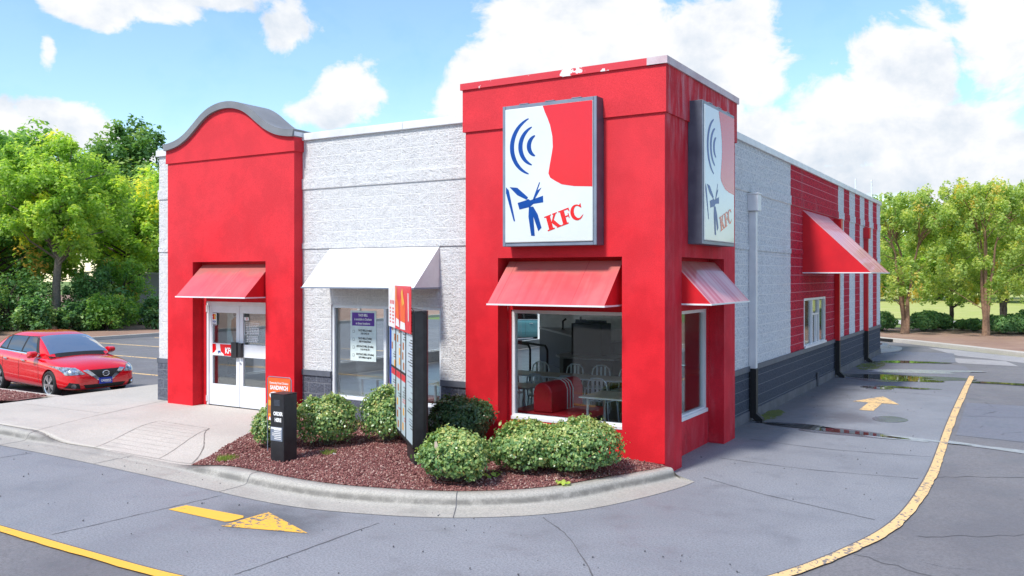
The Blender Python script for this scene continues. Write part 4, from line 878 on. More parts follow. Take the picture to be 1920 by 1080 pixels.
for k, (a, b_) in enumerate(pw):
    m = MB(); lb(m, a, b_, .0, .012, .47, 2.31, 0)
    rr = random.Random(k + 5); zz = 2.24
    def q(x0, x1, z0, z1, mi, d=.0135): m.poly([(x0, sy * d, z0 - .15), (x1, sy * d, z0 - .15), (x1, sy * d, z1 - .15), (x0, sy * d, z1 - .15)], mi)
    if k > 0:
        q(a + .02, b_ - .02, 2.16, 2.27, 1); q(a + .02, b_ - .02, 1.27, 1.37, 1)
        for z0_ in (2.1, 1.2):
            z_ = z0_
            while z_ > z0_ - .62:
                if rr.random() < .35: c0 = rr.uniform(a + .06, b_ - .16); q(c0, c0 + .12, z_ - .13, z_ - .02, rr.choice((2, 3, 2))); z_ -= .15
                else:
                    q(a + .04, a + .04 + rr.uniform(.3, .8) * (b_ - a - .08), z_ - .018, z_ - .004, rr.choice((4, 4, 1))); z_ -= .038
    else:
        z_ = 2.2
        while z_ > .6:
            q(a + .05, a + .05 + rr.uniform(.3, .9) * (b_ - a - .1), z_ - .015, z_, rr.choice((4, 5, 5))); z_ -= rr.choice((.04, .04, .09))
    m.build('menu_panel', [M['cyanp'], M['pinkred'], M['bun'], M['yellow'], M['lblack'], M['greylight']], r, recalc=False)
m = MB(); [lb(m, x, x + .028, -.001, .022, .45, 2.33) for x in (.0, .62, 1.08, 1.60)]; lb(m, .03, L_, -.001, .02, .425, .47); lb(m, .03, L_, -.001, .02, 2.31, 2.35); lb(m, .65, L_ - .07, .001, .02, 1.38, 1.41); m.build('panel_frame', M['blackm'], r)
m = MB(); lb(m, L_ - .06, L_ + .01, -.05, .03, .55, 2.30); m.build('blue_edge', M['blue'], r)
m = MB(); lb(m, .06, L_ + .05, .03, .042, 2.03, 2.70, 0); lb(m, L_ * .70, L_ + .049, .042, .0425, 2.031, 2.699, 1)
def q(x0, x1, z0, z1, mi, d=.044): m.poly([(x0, sy * d, z0 - .15), (x1, sy * d, z0 - .15), (x1, sy * d, z1 - .15), (x0, sy * d, z1 - .15)], mi)
for k in range(3): q(L_ * .74 + k * .16, L_ * .74 + k * .16 + .10, 2.40, 2.46, 2)
for k in range(5): q(L_ * .75, L_ * .75 + .16, 2.10 + k * .055, 2.125 + k * .055, 2); q(L_ * .90, L_ * .90 + .12, 2.10 + k * .055, 2.125 + k * .055, 2)
def pl2(P, mi, d=.0445): m.poly([(x, sy * d, z - .15) for x, z in P], mi)
pl2([(.55, 2.12), (.95, 2.09), (1.0, 2.42), (.9, 2.52), (.62, 2.50), (.52, 2.36)], 3); pl2([(1.1, 2.10), (1.42, 2.14), (1.45, 2.44), (1.32, 2.5), (1.15, 2.44)], 3); pl2([(.5, 2.06), (1.0, 2.05), (.95, 2.17), (.55, 2.16)], 1, .046); pl2([(1.05, 2.07), (1.45, 2.08), (1.4, 2.20), (1.12, 2.18)], 1, .046)
pl2([(1.38, 2.3), (1.45, 2.3), (1.45, 2.68), (1.38, 2.68)], 4); pl2([(.2, 2.2), (.27, 2.2), (.3, 2.6), (.23, 2.6)], 1, .0448); pl2([(.62, 2.44), (.8, 2.40), (.92, 2.6), (.78, 2.66)], 4, .0455)
m.build('topper_sign', [M['pinkred'], M['lwhite'], M['pinkred'], M['orange'], M['yellow']], r, recalc=False)
m = MB(); m.tube([(.1, sy * .03, 2.40 - .15), (.02, -sy * .02, 2.34 - .15), (-.04, -sy * .09, 2.36 - .15), (.0, -sy * .16, 2.31 - .15)], .006); m.build('cable', M['blackm'], r)

# ============================================================= ORDER SPEAKER POST
pc = Vector((-4.74, -2.70, 0)); a1 = Vector((-5.02, -2.56, 0)) - pc
r = thing('order_speaker_post', 'square black order speaker post with white lettering near the kerb', 'speaker post', (-4.74, -2.70, .13), math.pi)
wa = .27; wb = .26; hgt = 1.0; sy2 = -1   # body lies on the far side of the lettered face
m = MB(); m.box(0, wa, 0, -wb, 0, hgt, 0); m.build('post_body', M['black'], r, bevel=.008)
m = MB(); m.box(.0, wa, 0.004, -wb, hgt + .002, hgt + .012); m.build('post_lid', M['black'], r)
def face(m, x0, x1, z0, z1, mi, y=.003): m.poly([(x0, y, z0), (x1, y, z0), (x1, y, z1), (x0, y, z1)], mi)
for w_, z_ in (('ORDER', .70), ('HERE', .61)): m = MB(); m.text(w_, .072, lambda a, b_: (wa / 2 - .02 - a, .004, z_ + b_), 0, 'CENTER', .004, .78); m.build('post_lettering', M['lwhite'], r, recalc=False)
m = MB(); m.box(.025, wa - .01, .001, .008, .33, .53, 0); rr = random.Random(2)
for k in range(6): face(m, .05, wa - .04 - rr.uniform(0, .05), .355 + k * .026, .367 + k * .026, 1, .0095)
face(m, .02 + .02, wa - .02, .50, .525, 2, .0096); m.build('notice_plate', [M['greylight'], M['lwhite'], M['lwhite']], r, recalc=False)
m = MB(); [m.box(.08, .20, .0, .004, .84 + k * .018, .848 + k * .018) for k in range(5)]; m.build('speaker_grille', M['greysign'], r)
# promotional sign behind the post
r = thing('promotional_sign', 'orange sandwich sign standing right behind the black speaker post', 'sign', (-5.27, -2.28, .13), math.pi)
m = MB(); m.box(-.235, .235, -.006, .006, .52, 1.17, 0); Y_ = .008
def fm(a): return -a
def qq(x0, x1, z0, z1, mi, y=Y_): m.poly([(x0, y, z0), (x1, y, z0), (x1, y, z1), (x0, y, z1)], mi)
m.text('Kentucky Fried Chicken', .045, lambda a, b_: (-a, Y_, 1.08 + b_), 1, 'CENTER', .001, .9); m.text('SANDWICH', .085, lambda a, b_: (-a, Y_, .995 + b_), 1, 'CENTER', .004, .82)
m.poly([(.10 + .105 * math.cos(t), Y_, .905 + .055 * math.sin(t)) for t in np.linspace(0, 6.28, 24)[:-1]], 1); m.text('5.16', .075, lambda a, b_: (.10 - a, Y_ + .002, .88 + b_), 2, 'CENTER', .002, .9)
m.poly([(.225, Y_, .83), (-.16, Y_, .80), (-.17, Y_, .73), (.225, Y_, .75)], 3); m.poly([(.225, Y_, .74), (.05, Y_, .745), (-.19, Y_, .70), (-.18, Y_, .62), (.225, Y_, .63)], 4); m.poly([(.225, Y_, .625), (-.17, Y_, .615), (-.16, Y_, .585), (.225, Y_, .59)], 3)
for x0 in (.17, .09): m.poly([(x0, Y_, .525), (x0 + .05, Y_, .525), (x0 + .035, Y_, .575), (x0 + .015, Y_, .575)], 1)
m.build('sign_panel', [M['orange'], M['lwhite'], M['s_blue'], M['yellow'], M['bun']], r, recalc=False)
m = MB(); m.tube([(-.25, 0, 0), (-.25, 0, 1.15), (-.22, 0, 1.185), (.22, 0, 1.185), (.25, 0, 1.15), (.25, 0, 0)], .007, seg=6); m.build('wire_frame', M['greylight'], r)

# ============================================================= INTERIOR FURNITURE
def chair_proto(name, metal, label):
    r = thing(name, label, 'chair', (0, 0, 0), 0, 'dining chairs inside the restaurant')
    m = MB(); m.box(-.2, .2, -.2, .2, .44, .465); m.build('seat', metal, r, bevel=.01)
    m = MB(); b_ = [(-.19, .19, .46), (-.19, .22, .70), (-.17, .235, .80), (-.10, .245, .86), (0, .25, .87), (.10, .245, .86), (.17, .235, .80), (.19, .22, .70), (.19, .19, .46)]; m.tube(b_, .014, seg=6)
    m.build('back_frame', metal, r)
    m = MB(); [m.box(x - .02, x + .02, .215, .225, .47, .845) for x in (-.085, 0, .085)]; m.build('back_slats', metal, r)
    for x in (-1, 1):
        for y in (-1, 1): m = MB(); m.tube([(x * .18, y * .18, .45), (x * .21, y * .215, 0)], .013, seg=6); m.build('leg', metal, r)
    return r
def place(proto, x, y, rz, label, first=[]):
    c = proto if proto.name not in first else copy_tree(proto)
    first.append(proto.name); c.location = (x, y, .172); c.rotation_euler = (0, 0, rz); c['label'] = label; return c
cp = chair_proto('dining_chair', M['aluminium'], ''); dp = chair_proto('dark_dining_chair', M['blackm'], '')
used = []
for x, y, rz, l in ((-4.05, 2.45, 180, 'silver slat chair leftmost in the near row, seen through the tower window'), (-3.35, 2.42, 176, 'silver slat chair second from the left in the near row, behind the red booth'), (-2.75, 2.45, 183, 'silver slat chair third in the near row, between booth and tan table'), (-2.1, 2.42, 178, 'silver slat chair rightmost in the near row, behind the near tan table'),
      (-4.35, 3.95, 3, 'silver slat chair on the far side of the long table, leftmost of four'), (-3.55, 3.92, -2, 'silver slat chair on the far side of the long table, second from left'), (-2.95, 3.95, 4, 'silver slat chair on the far side of the long table, third from left'), (-2.35, 3.9, 0, 'silver slat chair on the far side of the long table, rightmost of four'),
      (-6.35, 1.85, 10, 'silver slat chair behind the window poster by the left tan table')):
    place(cp, x, y, R(rz), l, used)
place(dp, -5.6, 4.9, R(200), 'dark slat chair near the black railing at the left of the tower window', used); place(dp, -6.3, 5.9, R(190), 'dark slat chair behind another dark chair by the black railing', used)
def table(x0, x1, y0, y1, label):
    cx, cy = (x0 + x1) / 2, (y0 + y1) / 2; r = thing('dining_table', label, 'table', (cx, cy, .172), 0, 'tan tables inside the restaurant')
    a, b_ = (x1 - x0) / 2, (y1 - y0) / 2
    m = MB(); m.box(-a, a, -b_, b_, .725, .755); m.build('table_top', M['laminate'], r, bevel=.006); m = MB(); m.box(-a - .006, a + .006, -b_ - .006, b_ + .006, .728, .750); m.build('table_edge', M['aluminium'], r)
    for sx_ in (-1, 1):
        for sy_ in (-1, 1): m = MB(); m.tube([(sx_ * (a - .1), sy_ * (b_ - .1), 0), (sx_ * (a - .1), sy_ * (b_ - .1), .726)], .022, seg=8); m.build('leg', M['aluminium'], r)
table(-1.72, -.62, .72, 1.55, 'small tan table nearest the tower window beside the red booth'); table(-4.7, -1.7, 2.85, 3.50, 'long tan table with chairs on both sides inside the tower window'); table(-4.3, -2.95, 1.15, 1.75, 'tan table left of the red booth seen through the tower window')
table(-6.55, -5.6, .85, 1.5, 'tan table below the poster in the window under the white awning'); table(-4.75, -3.75, .75, 1.2, 'tan table at the right end of the white wall window')
def booth(x, y0, y1, label):
    r = thing('booth_seat', label, 'booth', (x, (y0 + y1) / 2, .172), 0, 'red vinyl booths by the windows'); h = (y1 - y0) / 2
    pf = [(-.17, .45), (-.17, .78), (-.13, .88), (-.05, .93), (.05, .93), (.13, .88), (.17, .78), (.17, .45)]
    m = MB(); m.prism(pf, lambda p: (p[0], -h, p[1]), lambda p: (p[0], h, p[1])); m.build('backrest', M['vinyl'], r, bevel=.02)
    m = MB(); m.box(-.62, .62, -h, h, .32, .45); m.build('cushion', M['vinyl'], r, bevel=.03); m = MB(); m.box(-.55, .55, -h + .03, h - .03, 0, .32); m.build('base', M['blackm'], r)
    m = MB()
    for k in range(3):
        yy = -.02 + k * .1
        m.tube([(p[0] * 1.02, yy, p[1] + (.004 if abs(p[0]) < .1 else 0)) for p in pf], .011, seg=6)
    m.build('piping', M['stripe'], r)
booth(-2.36, .66, 1.80, 'red vinyl booth with three cream stripes inside the tower window'); booth(-5.42, .68, 1.4, 'red vinyl booth by the mullion of the window under the white awning')
# railing, counter, stand, menu boards
r = thing('railing', 'black tube queue railing in front of the service counter', 'railing', (-6.6, 7.3, .172)); m = MB()
for dx in (0, .55): m.tube([(-1.6 + dx, .9, .0), (-1.6 + dx, .9, .85), (-1.5 + dx, .84, .95), (.25 + dx, -.22 - dx * .2, .95), (.35 + dx, -.3 - dx * .2, .85), (.35 + dx, -.3 - dx * .2, 0)], .028)
m.build('rail_tube', M['blackm'], r)
r = thing('service_counter', 'long dark service counter with grey top at the back of the dining room', 'counter', (-6.9, 10.2, .172)); cpl = [(-2.0, 2.0), (1.9, -2.25), (2.35, -1.9), (2.4, 2.4)]
m = MB(); m.prism(cpl, lambda p: (p[0], p[1], 0), lambda p: (p[0], p[1], 1.0)); m.build('counter_body', M['counter'], r); m = MB(); m.prism([(x * 1.02, y * 1.02) for x, y in cpl], lambda p: (p[0], p[1], 1.0), lambda p: (p[0], p[1], 1.05)); m.build('counter_top', M['stone'], r)
r = thing('cash_register', 'black cash register standing on the service counter', 'register', (-6.2, 9.7, 1.224)); m = MB(); m.box(-.18, .18, -.15, .15, 0, .12).box(-.16, .16, -.02, .03, .12, .42); m.cyl((0, 0, .4), (0, 0, 1), .03, .1); m.build('register_body', M['blackm'], r, bevel=.01)
r = thing('barcode_scanner', 'small black scanner on a stand at the left end of the service counter', 'scanner', (-7.7, 11.5, 1.224)); m = MB(); m.cyl((0, 0, 0), (0, 0, 1), .05, .02); m.tube([(0, 0, .02), (0, 0, .25), (.1, 0, .32)], .03); m.build('scanner_body', M['blackm'], r)
r = thing('condiment_stand', 'grey topped condiment stand in the middle of the dining room', 'stand', (-4.0, 5.9, .172)); m = MB(); m.prism([(-.75, -.15), (-.5, -.45), (.7, -.45), (.7, .4), (-.75, .4)], lambda p: (p[0], p[1], 0), lambda p: (p[0], p[1], .84)); m.build('stand_body', M['blackm'], r)
m = MB(); m.prism([(-.85, -.15), (-.55, -.53), (.76, -.53), (.76, .46), (-.85, .46)], lambda p: (p[0], p[1], .84), lambda p: (p[0], p[1], .88)); m.build('stand_top', M['stone'], r)
r = thing('drink_dispenser', 'tall black dispenser standing on the condiment stand', 'dispenser', (-4.1, 6.05, 1.053)); m = MB(); m.box(-.38, .38, -.25, .25, 0, .72).box(-.3, .3, -.2, .2, .72, .78); m.build('dispenser_body', M['blackm'], r, bevel=.01)
r = thing('notice_board', 'dark menu notice with pale lettering on the interior back wall', 'notice board', (-4.35, 12.87, 1.75)); m = MB(); m.box(-.75, .75, -.03, 0, 0, .75, 0)
for k in range(3):
    for j in range(4): rect(m, -.62 + j * .33, -.40 + j * .33, .1 + k * .2, .16 + k * .2, -.032, 1)
m.build('board', [M['blackm'], M['lwhite']], r, recalc=False)
r = thing('round_table', 'pale round table at the right end of the long table', 'table', (-1.55, 4.9, .172)); m = MB(); m.cyl((0, 0, .72), (0, 0, 1), .48, .04, seg=32); m.build('table_top', M['laminate'], r); m = MB(); m.cyl((0, 0, 0), (0, 0, 1), .04, .72); m.build('pedestal', M['blackm'], r)

# ============================================================= FOLIAGE
def leaves(name, C_, Nrm, size, mat, rnd, parent=None, aspect=.6, jitter=.8, hexa=False, droop=0.0):
    n = len(C_); s_ = size * rng.uniform(.6, 1.35, (n, 1)); nr = Nrm + rng.normal(size=(n, 3)) * jitter; nr[:, 2] -= droop; nr /= np.linalg.norm(nr, axis=1, keepdims=True) + 1e-9
    t = rng.normal(size=(n, 3)); t -= (t * nr).sum(1, keepdims=True) * nr; t /= np.linalg.norm(t, axis=1, keepdims=True) + 1e-9; b_ = np.cross(nr, t)
    if hexa: sh = [(-1, 0, 0), (-.45, .85, .12), (.5, .75, .1), (1, 0, 0), (.5, -.75, .1), (-.45, -.85, .12)]; 
    else: sh = [(-1, 0, 0), (.1, .95, .1), (1, 0, 0), (.1, -.95, .1)]
    V = np.stack([C_ + s_ * (a * t + aspect * c * b_ + d * nr) for a, c, d in sh], 1); k = len(sh)
    F = np.arange(n * k).reshape(n, k); return fast_mesh(name, V.reshape(-1, 3), F, mat, rnd, parent)
def lump(d, seed, amp, f=3.0):
    r = np.random.default_rng(seed); out = np.zeros(len(d))
    for k in range(9): w = r.normal(size=3) * f; out += np.sin(d @ w + r.uniform(0, 6.28)) / (1 + k * .25)
    return out / 4 * amp
def twigs(parent, r_, h, seed, mat=None, n=26):
    rr = random.Random(seed); m = MB()
    for _ in range(n):
        a = rr.uniform(0, 6.28); e = rr.uniform(.25, 1.3); L = rr.uniform(.55, .9); p0 = Vector((rr.uniform(-.06, .06), rr.uniform(-.06, .06), 0)); p2 = Vector((math.cos(a) * math.cos(e) * r_ * L, math.sin(a) * math.cos(e) * r_ * L, max(.03, math.sin(e) * h * L)))
        p1 = p0.lerp(p2, .5) + Vector((rr.uniform(-.05, .05), rr.uniform(-.05, .05), -.04 if p2.z > .1 else 0)); m.tube([p0, p1, p2], [.011, .007, .003], seg=5, caps=False)
    m.build('stems', mat or M['bark'], parent)
def bush(name, x, y, rx, ry, h, label, seed, n=3600, mat='leaf_bush', size=.021, cat='bush', group=None, z=None, lobes=None, low=.0):
    r = thing(name, label, cat, (x, y, bedz(x, y) if z is None else z), 0, group)
    n = int(n * (2.0 if mat in ('leaf_bush', 'leaf_dark') else 1)); d = rng.normal(size=(n, 3)); d /= np.linalg.norm(d, axis=1, keepdims=True); d[:, 2] = np.where(d[:, 2] < -.35, -d[:, 2], d[:, 2])
    rad = 1 + lump(d, seed, .30) + lump(d, seed + 1, .14, 9); shell = np.where(rng.random(n) < .68, rng.uniform(.9, 1.05, n), rng.uniform(.25, .92, n))
    if mat in ('leaf_bush', 'leaf_dark'): shell = np.where(rng.random(n) < .035, rng.uniform(1.04, 1.16, n), shell)
    k = rad * shell; hh = h * .62; C_ = d * k[:, None] * np.array([rx, ry, hh]); C_[:, 2] += h - hh
    if lobes: C_ = C_ 
    C_[:, 2] = np.maximum(C_[:, 2], .02 + rng.random(n) * .05)
    # narrow towards the ground so the plant stands on its stems
    w = np.clip(C_[:, 2] / (h * .42), 0, 1); C_[:, :2] *= (.70 + .30 * w)[:, None]
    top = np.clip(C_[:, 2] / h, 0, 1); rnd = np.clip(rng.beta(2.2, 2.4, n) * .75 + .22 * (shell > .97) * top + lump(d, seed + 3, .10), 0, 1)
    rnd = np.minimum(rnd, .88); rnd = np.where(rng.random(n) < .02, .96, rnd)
    leaves('leaves', C_, d * np.array([1, 1, 1.2]), size, M[mat], rnd, r, .72, .62, True); twigs(r, min(rx, ry), h, seed); return r
BG = 'rounded hedge bushes in the rock bed'
bush('hedge_bush', -5.72, -2.02, .30, .28, .62, 'small ragged bush directly left of the black speaker post', 1, 2000, group=BG)
bush('hedge_bush', -5.05, -1.48, .42, .42, .80, 'rounded green and yellow bush behind the black speaker post', 2, 4200, group=BG)
bush('hedge_bush', -4.42, -.78, .40, .38, .82, 'rounded bush directly left of the menu board under the window', 3, 3600, group=BG)
bush('hedge_bush', -3.18, -.52, .56, .42, .78, 'darker bush against the left pier of the corner tower', 4, 5200, 'leaf_dark', group=BG)
bush('hedge_bush', -1.98, -2.34, .48, .44, .66, 'bush right of the menu board nearest the kerb with bare twigs', 5, 5200, group=BG)
bush('hedge_bush', -1.45, -1.36, .50, .48, .62, 'left half of the large hedge pair below the tower window', 6, 5200, group=BG)
bush('hedge_bush', -.86, -1.06, .52, .50, .70, 'right half of the large hedge pair, nearest the red corner pier', 7, 5400, group=BG)
rocks('grit', [(random.uniform(-12, 2.5), -3.2 - random.random() ** 2 * 2.6, .012) for _ in range(150)] + [(random.uniform(-.2, 2.8), random.uniform(-1, 12), .006) for _ in range(60)], .004, .014, M['crack'], 'small dark pebbles and grit scattered over gutter and lane', 'gravel')
def leafy(x, y, s_, seed, label, n=26):
    z = bedz(x, y); rr = np.random.default_rng(seed); C_ = rr.uniform(-1, 1, (n, 3)) * np.array([s_, s_, s_ * .35]); C_[:, 2] = np.abs(C_[:, 2]) + .015; r = thing('weed', label, 'weed', (x, y, z))
    leaves('weed_leaves', C_, np.tile([0, -.2, 1.0], (n, 1)), .032, M['leaf_lime'], rr.uniform(.4, .9, n), r, .9, .35, True)
leafy(-.72, -1.72, .09, 3, 'bright green broad-leaved weed under the right hedge bush', 12); leafy(-1.72, -1.9, .12, 5, 'bright green weed in front of the left hedge half', 14)
def grass_tuft(x, y, s_, n, label):
    m = []; z = bedz(x, y); a = rng.uniform(0, 6.28, n); q = np.sqrt(rng.random(n)) * s_; bx_ = x + q * np.cos(a); by_ = y + q * np.sin(a); h = rng.uniform(.03, .09, n); t = rng.uniform(0, 6.28, n); w = .004
    V = np.stack([np.stack([bx_ - w * np.cos(t), by_ - w * np.sin(t), np.full(n, z)], 1), np.stack([bx_ + w * np.cos(t), by_ + w * np.sin(t), np.full(n, z)], 1), np.stack([bx_ + rng.normal(0, .03, n), by_ + rng.normal(0, .03, n), z + h], 1)], 1)
    o = fast_mesh('grass_tuft', V.reshape(-1, 3), np.arange(3 * n).reshape(n, 3), M['grassblade'], rng.random(n)); tag(o, label, 'grass', kind='stuff')
grass_tuft(-5.72, -2.88, .16, 420, 'patch of short green grass at the kerb left of the speaker post'); grass_tuft(-4.6, -1.95, .12, 160, 'thin grass growing between two bushes behind the speaker post')
r = thing('litter', 'crumpled white paper lying on the rock bed behind the speaker post', 'litter', (-4.42, -1.98, .17)); m = MB(); rr = random.Random(3); ps = [(rr.uniform(-.05, .05), rr.uniform(-.04, .04), rr.uniform(0, .04)) for _ in range(9)]; m.add(ps, [(0, 1, 2), (2, 3, 4), (4, 5, 6), (6, 7, 8), (0, 4, 7), (1, 5, 8), (2, 6, 0)]); m.build('paper', M['lwhite'], r, recalc=False)
r = thing('dead_leaf', 'large dry pale leaf lying on top of the bush nearest the kerb', 'leaf', (-2.0, -2.72, .62)); m = MB(); m.add([(0, 0, .0), (.025, -.02, .07), (.012, -.03, .13), (-.03, -.02, .12), (-.04, -.01, .05)], [(0, 1, 2, 3, 4)]); m.build('leaf_blade', simple('dry_leaf', (.55, .45, .36), .8), r, recalc=False)

def tree(name, x, y, H, rad, label, seed, mat, bark, trunk_r=.16, z0=.05, crown0=.28, n=15000, leaf=.11, stems=1, clumps=70, shape='round', lean=0, group=None, splay=.25):
    """trunk(s) with limbs that reach into leaf clumps; gaps stay between the clumps"""
    r = thing(name, label, 'tree', (x, y, z0), 0, group); rr = np.random.default_rng(seed); m = MB(); zc = H * crown0
    # clump centres
    K = clumps; d = rr.normal(size=(K, 3)); d /= np.linalg.norm(d, axis=1, keepdims=True); q = rr.random(K) ** .42
    if shape == 'cone': t = rr.random(K) ** .8; zz = zc + (H - zc) * t; w = rad * (1 - t) ** .7 + .2; a = rr.uniform(0, 6.28, K); cc = np.stack([w * np.sqrt(rr.random(K)) * np.cos(a), w * np.sqrt(rr.random(K)) * np.sin(a), zz], 1)
    elif shape == 'vase':
        t = rr.random(K) ** .75; zz = zc + (H - zc) * t; w = rad * (np.clip(.45 + t * 1.6, 0, 1)) * np.where(t > .6, 1 - (t - .6) * 1.5, 1); a = rr.uniform(0, 6.28, K); s2 = np.sqrt(rr.random(K)); cc = np.stack([w * s2 * np.cos(a), w * s2 * np.sin(a), zz], 1)
    else: cc = d * q[:, None] * np.array([rad, rad, (H - zc) / 2]) + np.array([0, 0, (H + zc) / 2]); cc[:, :2] *= (1 - .25 * np.clip((cc[:, 2] - (H + zc) / 2) / (H - zc) * 2, 0, 1))[:, None]
    if shape == 'vase':
        # upright sprays above the crown
        ns_ = K // 6; a = rr.uniform(0, 6.28, ns_); q_ = rad * .8 * np.sqrt(rr.random(ns_)); cc[:ns_] = np.stack([q_ * np.cos(a), q_ * np.sin(a), H * rr.uniform(.9, 1.09, ns_) - q_ * .25], 1)
    tops = []
    for s_ in range(stems):
        a = s_ * 2 * math.pi / stems + rr.uniform(-.4, .4); sp = splay if stems > 1 else .03; b0 = Vector((math.cos(a), math.sin(a), 0)) * (trunk_r * (.9 if stems > 1 else 0)); P = [b0]; hh = H * (.72 if shape != 'cone' else .97)
        for k in range(1, 7): t = k / 6; P.append(b0 + Vector((math.cos(a) * sp * hh * t * t + rr.normal() * .05 + lean * t, math.sin(a) * sp * hh * t * t + rr.normal() * .05, hh * t)))
        m.tube(P, [trunk_r * (1.25 if k == 0 else 1) * (1 - .82 * (k / 6)) + .015 for k in range(7)], seg=9); tops.append(P)
    if stems > 1: m.tube([(0, 0, 0), (0, 0, H * .06), (0, 0, H * .10)], [trunk_r * 1.9, trunk_r * 1.5, trunk_r * 1.1], seg=11)
    m.build('trunk', M[bark], r)
    m = MB()
    for c in cc[: min(K, 46)]:
        P = tops[int(np.argmin([(P_[-2].x - c[0]) ** 2 + (P_[-2].y - c[1]) ** 2 for P_ in tops]))]; tz = max(zc * .7, c[2] - (.15 + .5 * rr.random()) * math.hypot(c[0], c[1]) - .3); k = min(5.99, max(.6, tz / (P[-1].z) * 6)); i = int(k); s0 = P[i].lerp(P[i + 1], k - i); e = Vector(c)
        mid = s0.lerp(e, .5) + Vector((rr.normal() * .12, rr.normal() * .12, .1)); m.tube([s0, mid, e], [trunk_r * .28, trunk_r * .17, .012], seg=5, caps=False)
    m.build('limbs', M[bark], r)
    per = n // K; cr = rr.uniform(.5, 1.2, K) * rad * (2.5 / math.sqrt(K)) * ((.74 if shape == 'vase' else .92) if K > 150 else 1) ; idx = np.repeat(np.arange(K), per); dd = rr.normal(size=(len(idx), 3)); dd /= np.linalg.norm(dd, axis=1, keepdims=True)
    L = cc[idx] + dd * (rr.random(len(idx)) ** .45)[:, None] * cr[idx][:, None] * (np.array([.85, .85, 1.25]) if shape == 'vase' else np.array([.9, .9, 1.05]))
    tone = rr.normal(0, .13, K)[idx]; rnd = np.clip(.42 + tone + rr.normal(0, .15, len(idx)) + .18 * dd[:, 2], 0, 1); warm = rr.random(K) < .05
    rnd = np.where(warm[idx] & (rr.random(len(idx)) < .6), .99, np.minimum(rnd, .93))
    leaves('crown', L, np.tile([0, 0, .9 if shape != 'vase' else .35], (len(idx), 1)) + dd * .5, leaf, M[mat], rnd, r, .62, .6); return r
TG = 'trees on the bank beyond the parking lot'
tree('maple_tree', -37.6, 13.6, 10.0, 3.4, 'bright lime green tree with straight grey trunk behind the red car', 11, 'leaf_lime', 'bark', .24, crown0=.33, n=32000, leaf=.10, clumps=170, group=TG)
tree('maple_tree', -43.2, 13.2, 10.2, 4.4, 'large green tree with dark forked trunk at the left edge', 12, 'leaf_mid', 'bark_dark', .30, crown0=.24, n=26000, leaf=.125, clumps=170, group=TG)
tree('maple_tree', -41.2, 20.3, 8.6, 4.2, 'green tree with orange tinged leaves beside the white end wall of the restaurant', 13, 'leaf_lime', 'bark_dark', .26, crown0=.34, n=26000, leaf=.115, clumps=170, group=TG)
tree('pine_tree', -52.5, 28.0, 14.2, 4.2, 'dark pine rising behind the orange tinged tree', 14, 'leaf_pine', 'bark_dark', .3, crown0=.3, n=17000, leaf=.17, clumps=120, group=TG)
tree('pine_tree', -60, 12.5, 16.2, 5.5, 'dark tall tree behind the trees at the far left', 15, 'leaf_pine', 'bark_dark', .35, crown0=.3, n=14000, leaf=.2, clumps=90, group=TG)
tree('maple_tree', -50.0, 19.0, 12.0, 4.6, 'mid green tree filling the gap behind the lime green tree', 16, 'leaf_mid', 'bark_dark', .3, crown0=.2, n=15000, leaf=.19, clumps=100, group=TG)
tree('maple_tree', -46.0, 25.5, 9.6, 4.4, 'mid green tree partly hidden by the end wall of the restaurant', 17, 'leaf_lime', 'bark_dark', .3, crown0=.2, n=15000, leaf=.18, clumps=100, group=TG)
for k, (x, y, H_, l) in enumerate(((-58, 17, 10.5, 'tree in the back row left of the lime green tree'), (-56, 22.5, 11, 'tree in the back row behind the grey trunk'), (-52, 33, 11.5, 'tree in the back row just left of the restaurant end wall'), (-62, 24, 12.5, 'tallest tree of the back row behind the lime green tree'), (-54, 9.5, 11.5, 'tree in the back row at the left edge'))):
    tree('maple_tree', x, y, H_, 5.2, l, 70 + k, ('leaf_mid', 'leaf_lime')[k % 2], 'bark_dark', .3, crown0=.16, n=11000, leaf=.22, clumps=110, group=TG)
tree('maple_tree', -47, 6.0, 10.8, 5.0, 'green tree mostly outside the left edge of the view', 18, 'leaf_mid', 'bark_dark', .3, crown0=.15, n=12000, leaf=.19, clumps=90, group=TG)
SG = 'understory shrubs under the trees at left'
for k, (x, y, rx, h, l) in enumerate(((-37.5, 8.9, 1.3, 1.5, 'round light green shrub behind the rear window of the red car'), (-39.6, 12.2, 2.2, 2.6, 'dark shrub left of the lime tree trunk'), (-36.8, 12.0, .9, 1.6, 'small dark shrub just left of the grey trunk'), (-37.2, 15.4, 1.5, 2.9, 'tall dark shrub just right of the grey trunk'),
        (-35.9, 15.2, 1.4, 1.55, 'low spreading bright shrub in front of the parked trailer'), (-38.4, 17.8, 1.5, 3.4, 'tall loose shrub between grey trunk and trailer'), (-34.3, 16.9, .75, 1.5, 'small pointed conifer shrub beside the end wall'), (-41.5, 9.5, 2.6, 2.3, 'dark shrub mass at the left edge under the big tree'), (-36.4, 13.9, .9, 1.2, 'low dark shrub at the foot of the grey trunk'))):
    d_ = tree('shrub', x, y, h * 1.12, rx * 1.1, l, 30 + k, ('leaf_shrub', 'leaf_mid')[k in (0, 4, 5)], 'bark_dark', .07, z0=.1, crown0=.02, n=int(4500 + rx * 1500), leaf=.085, stems=3, clumps=60, group=SG); d_['category'] = 'shrub'
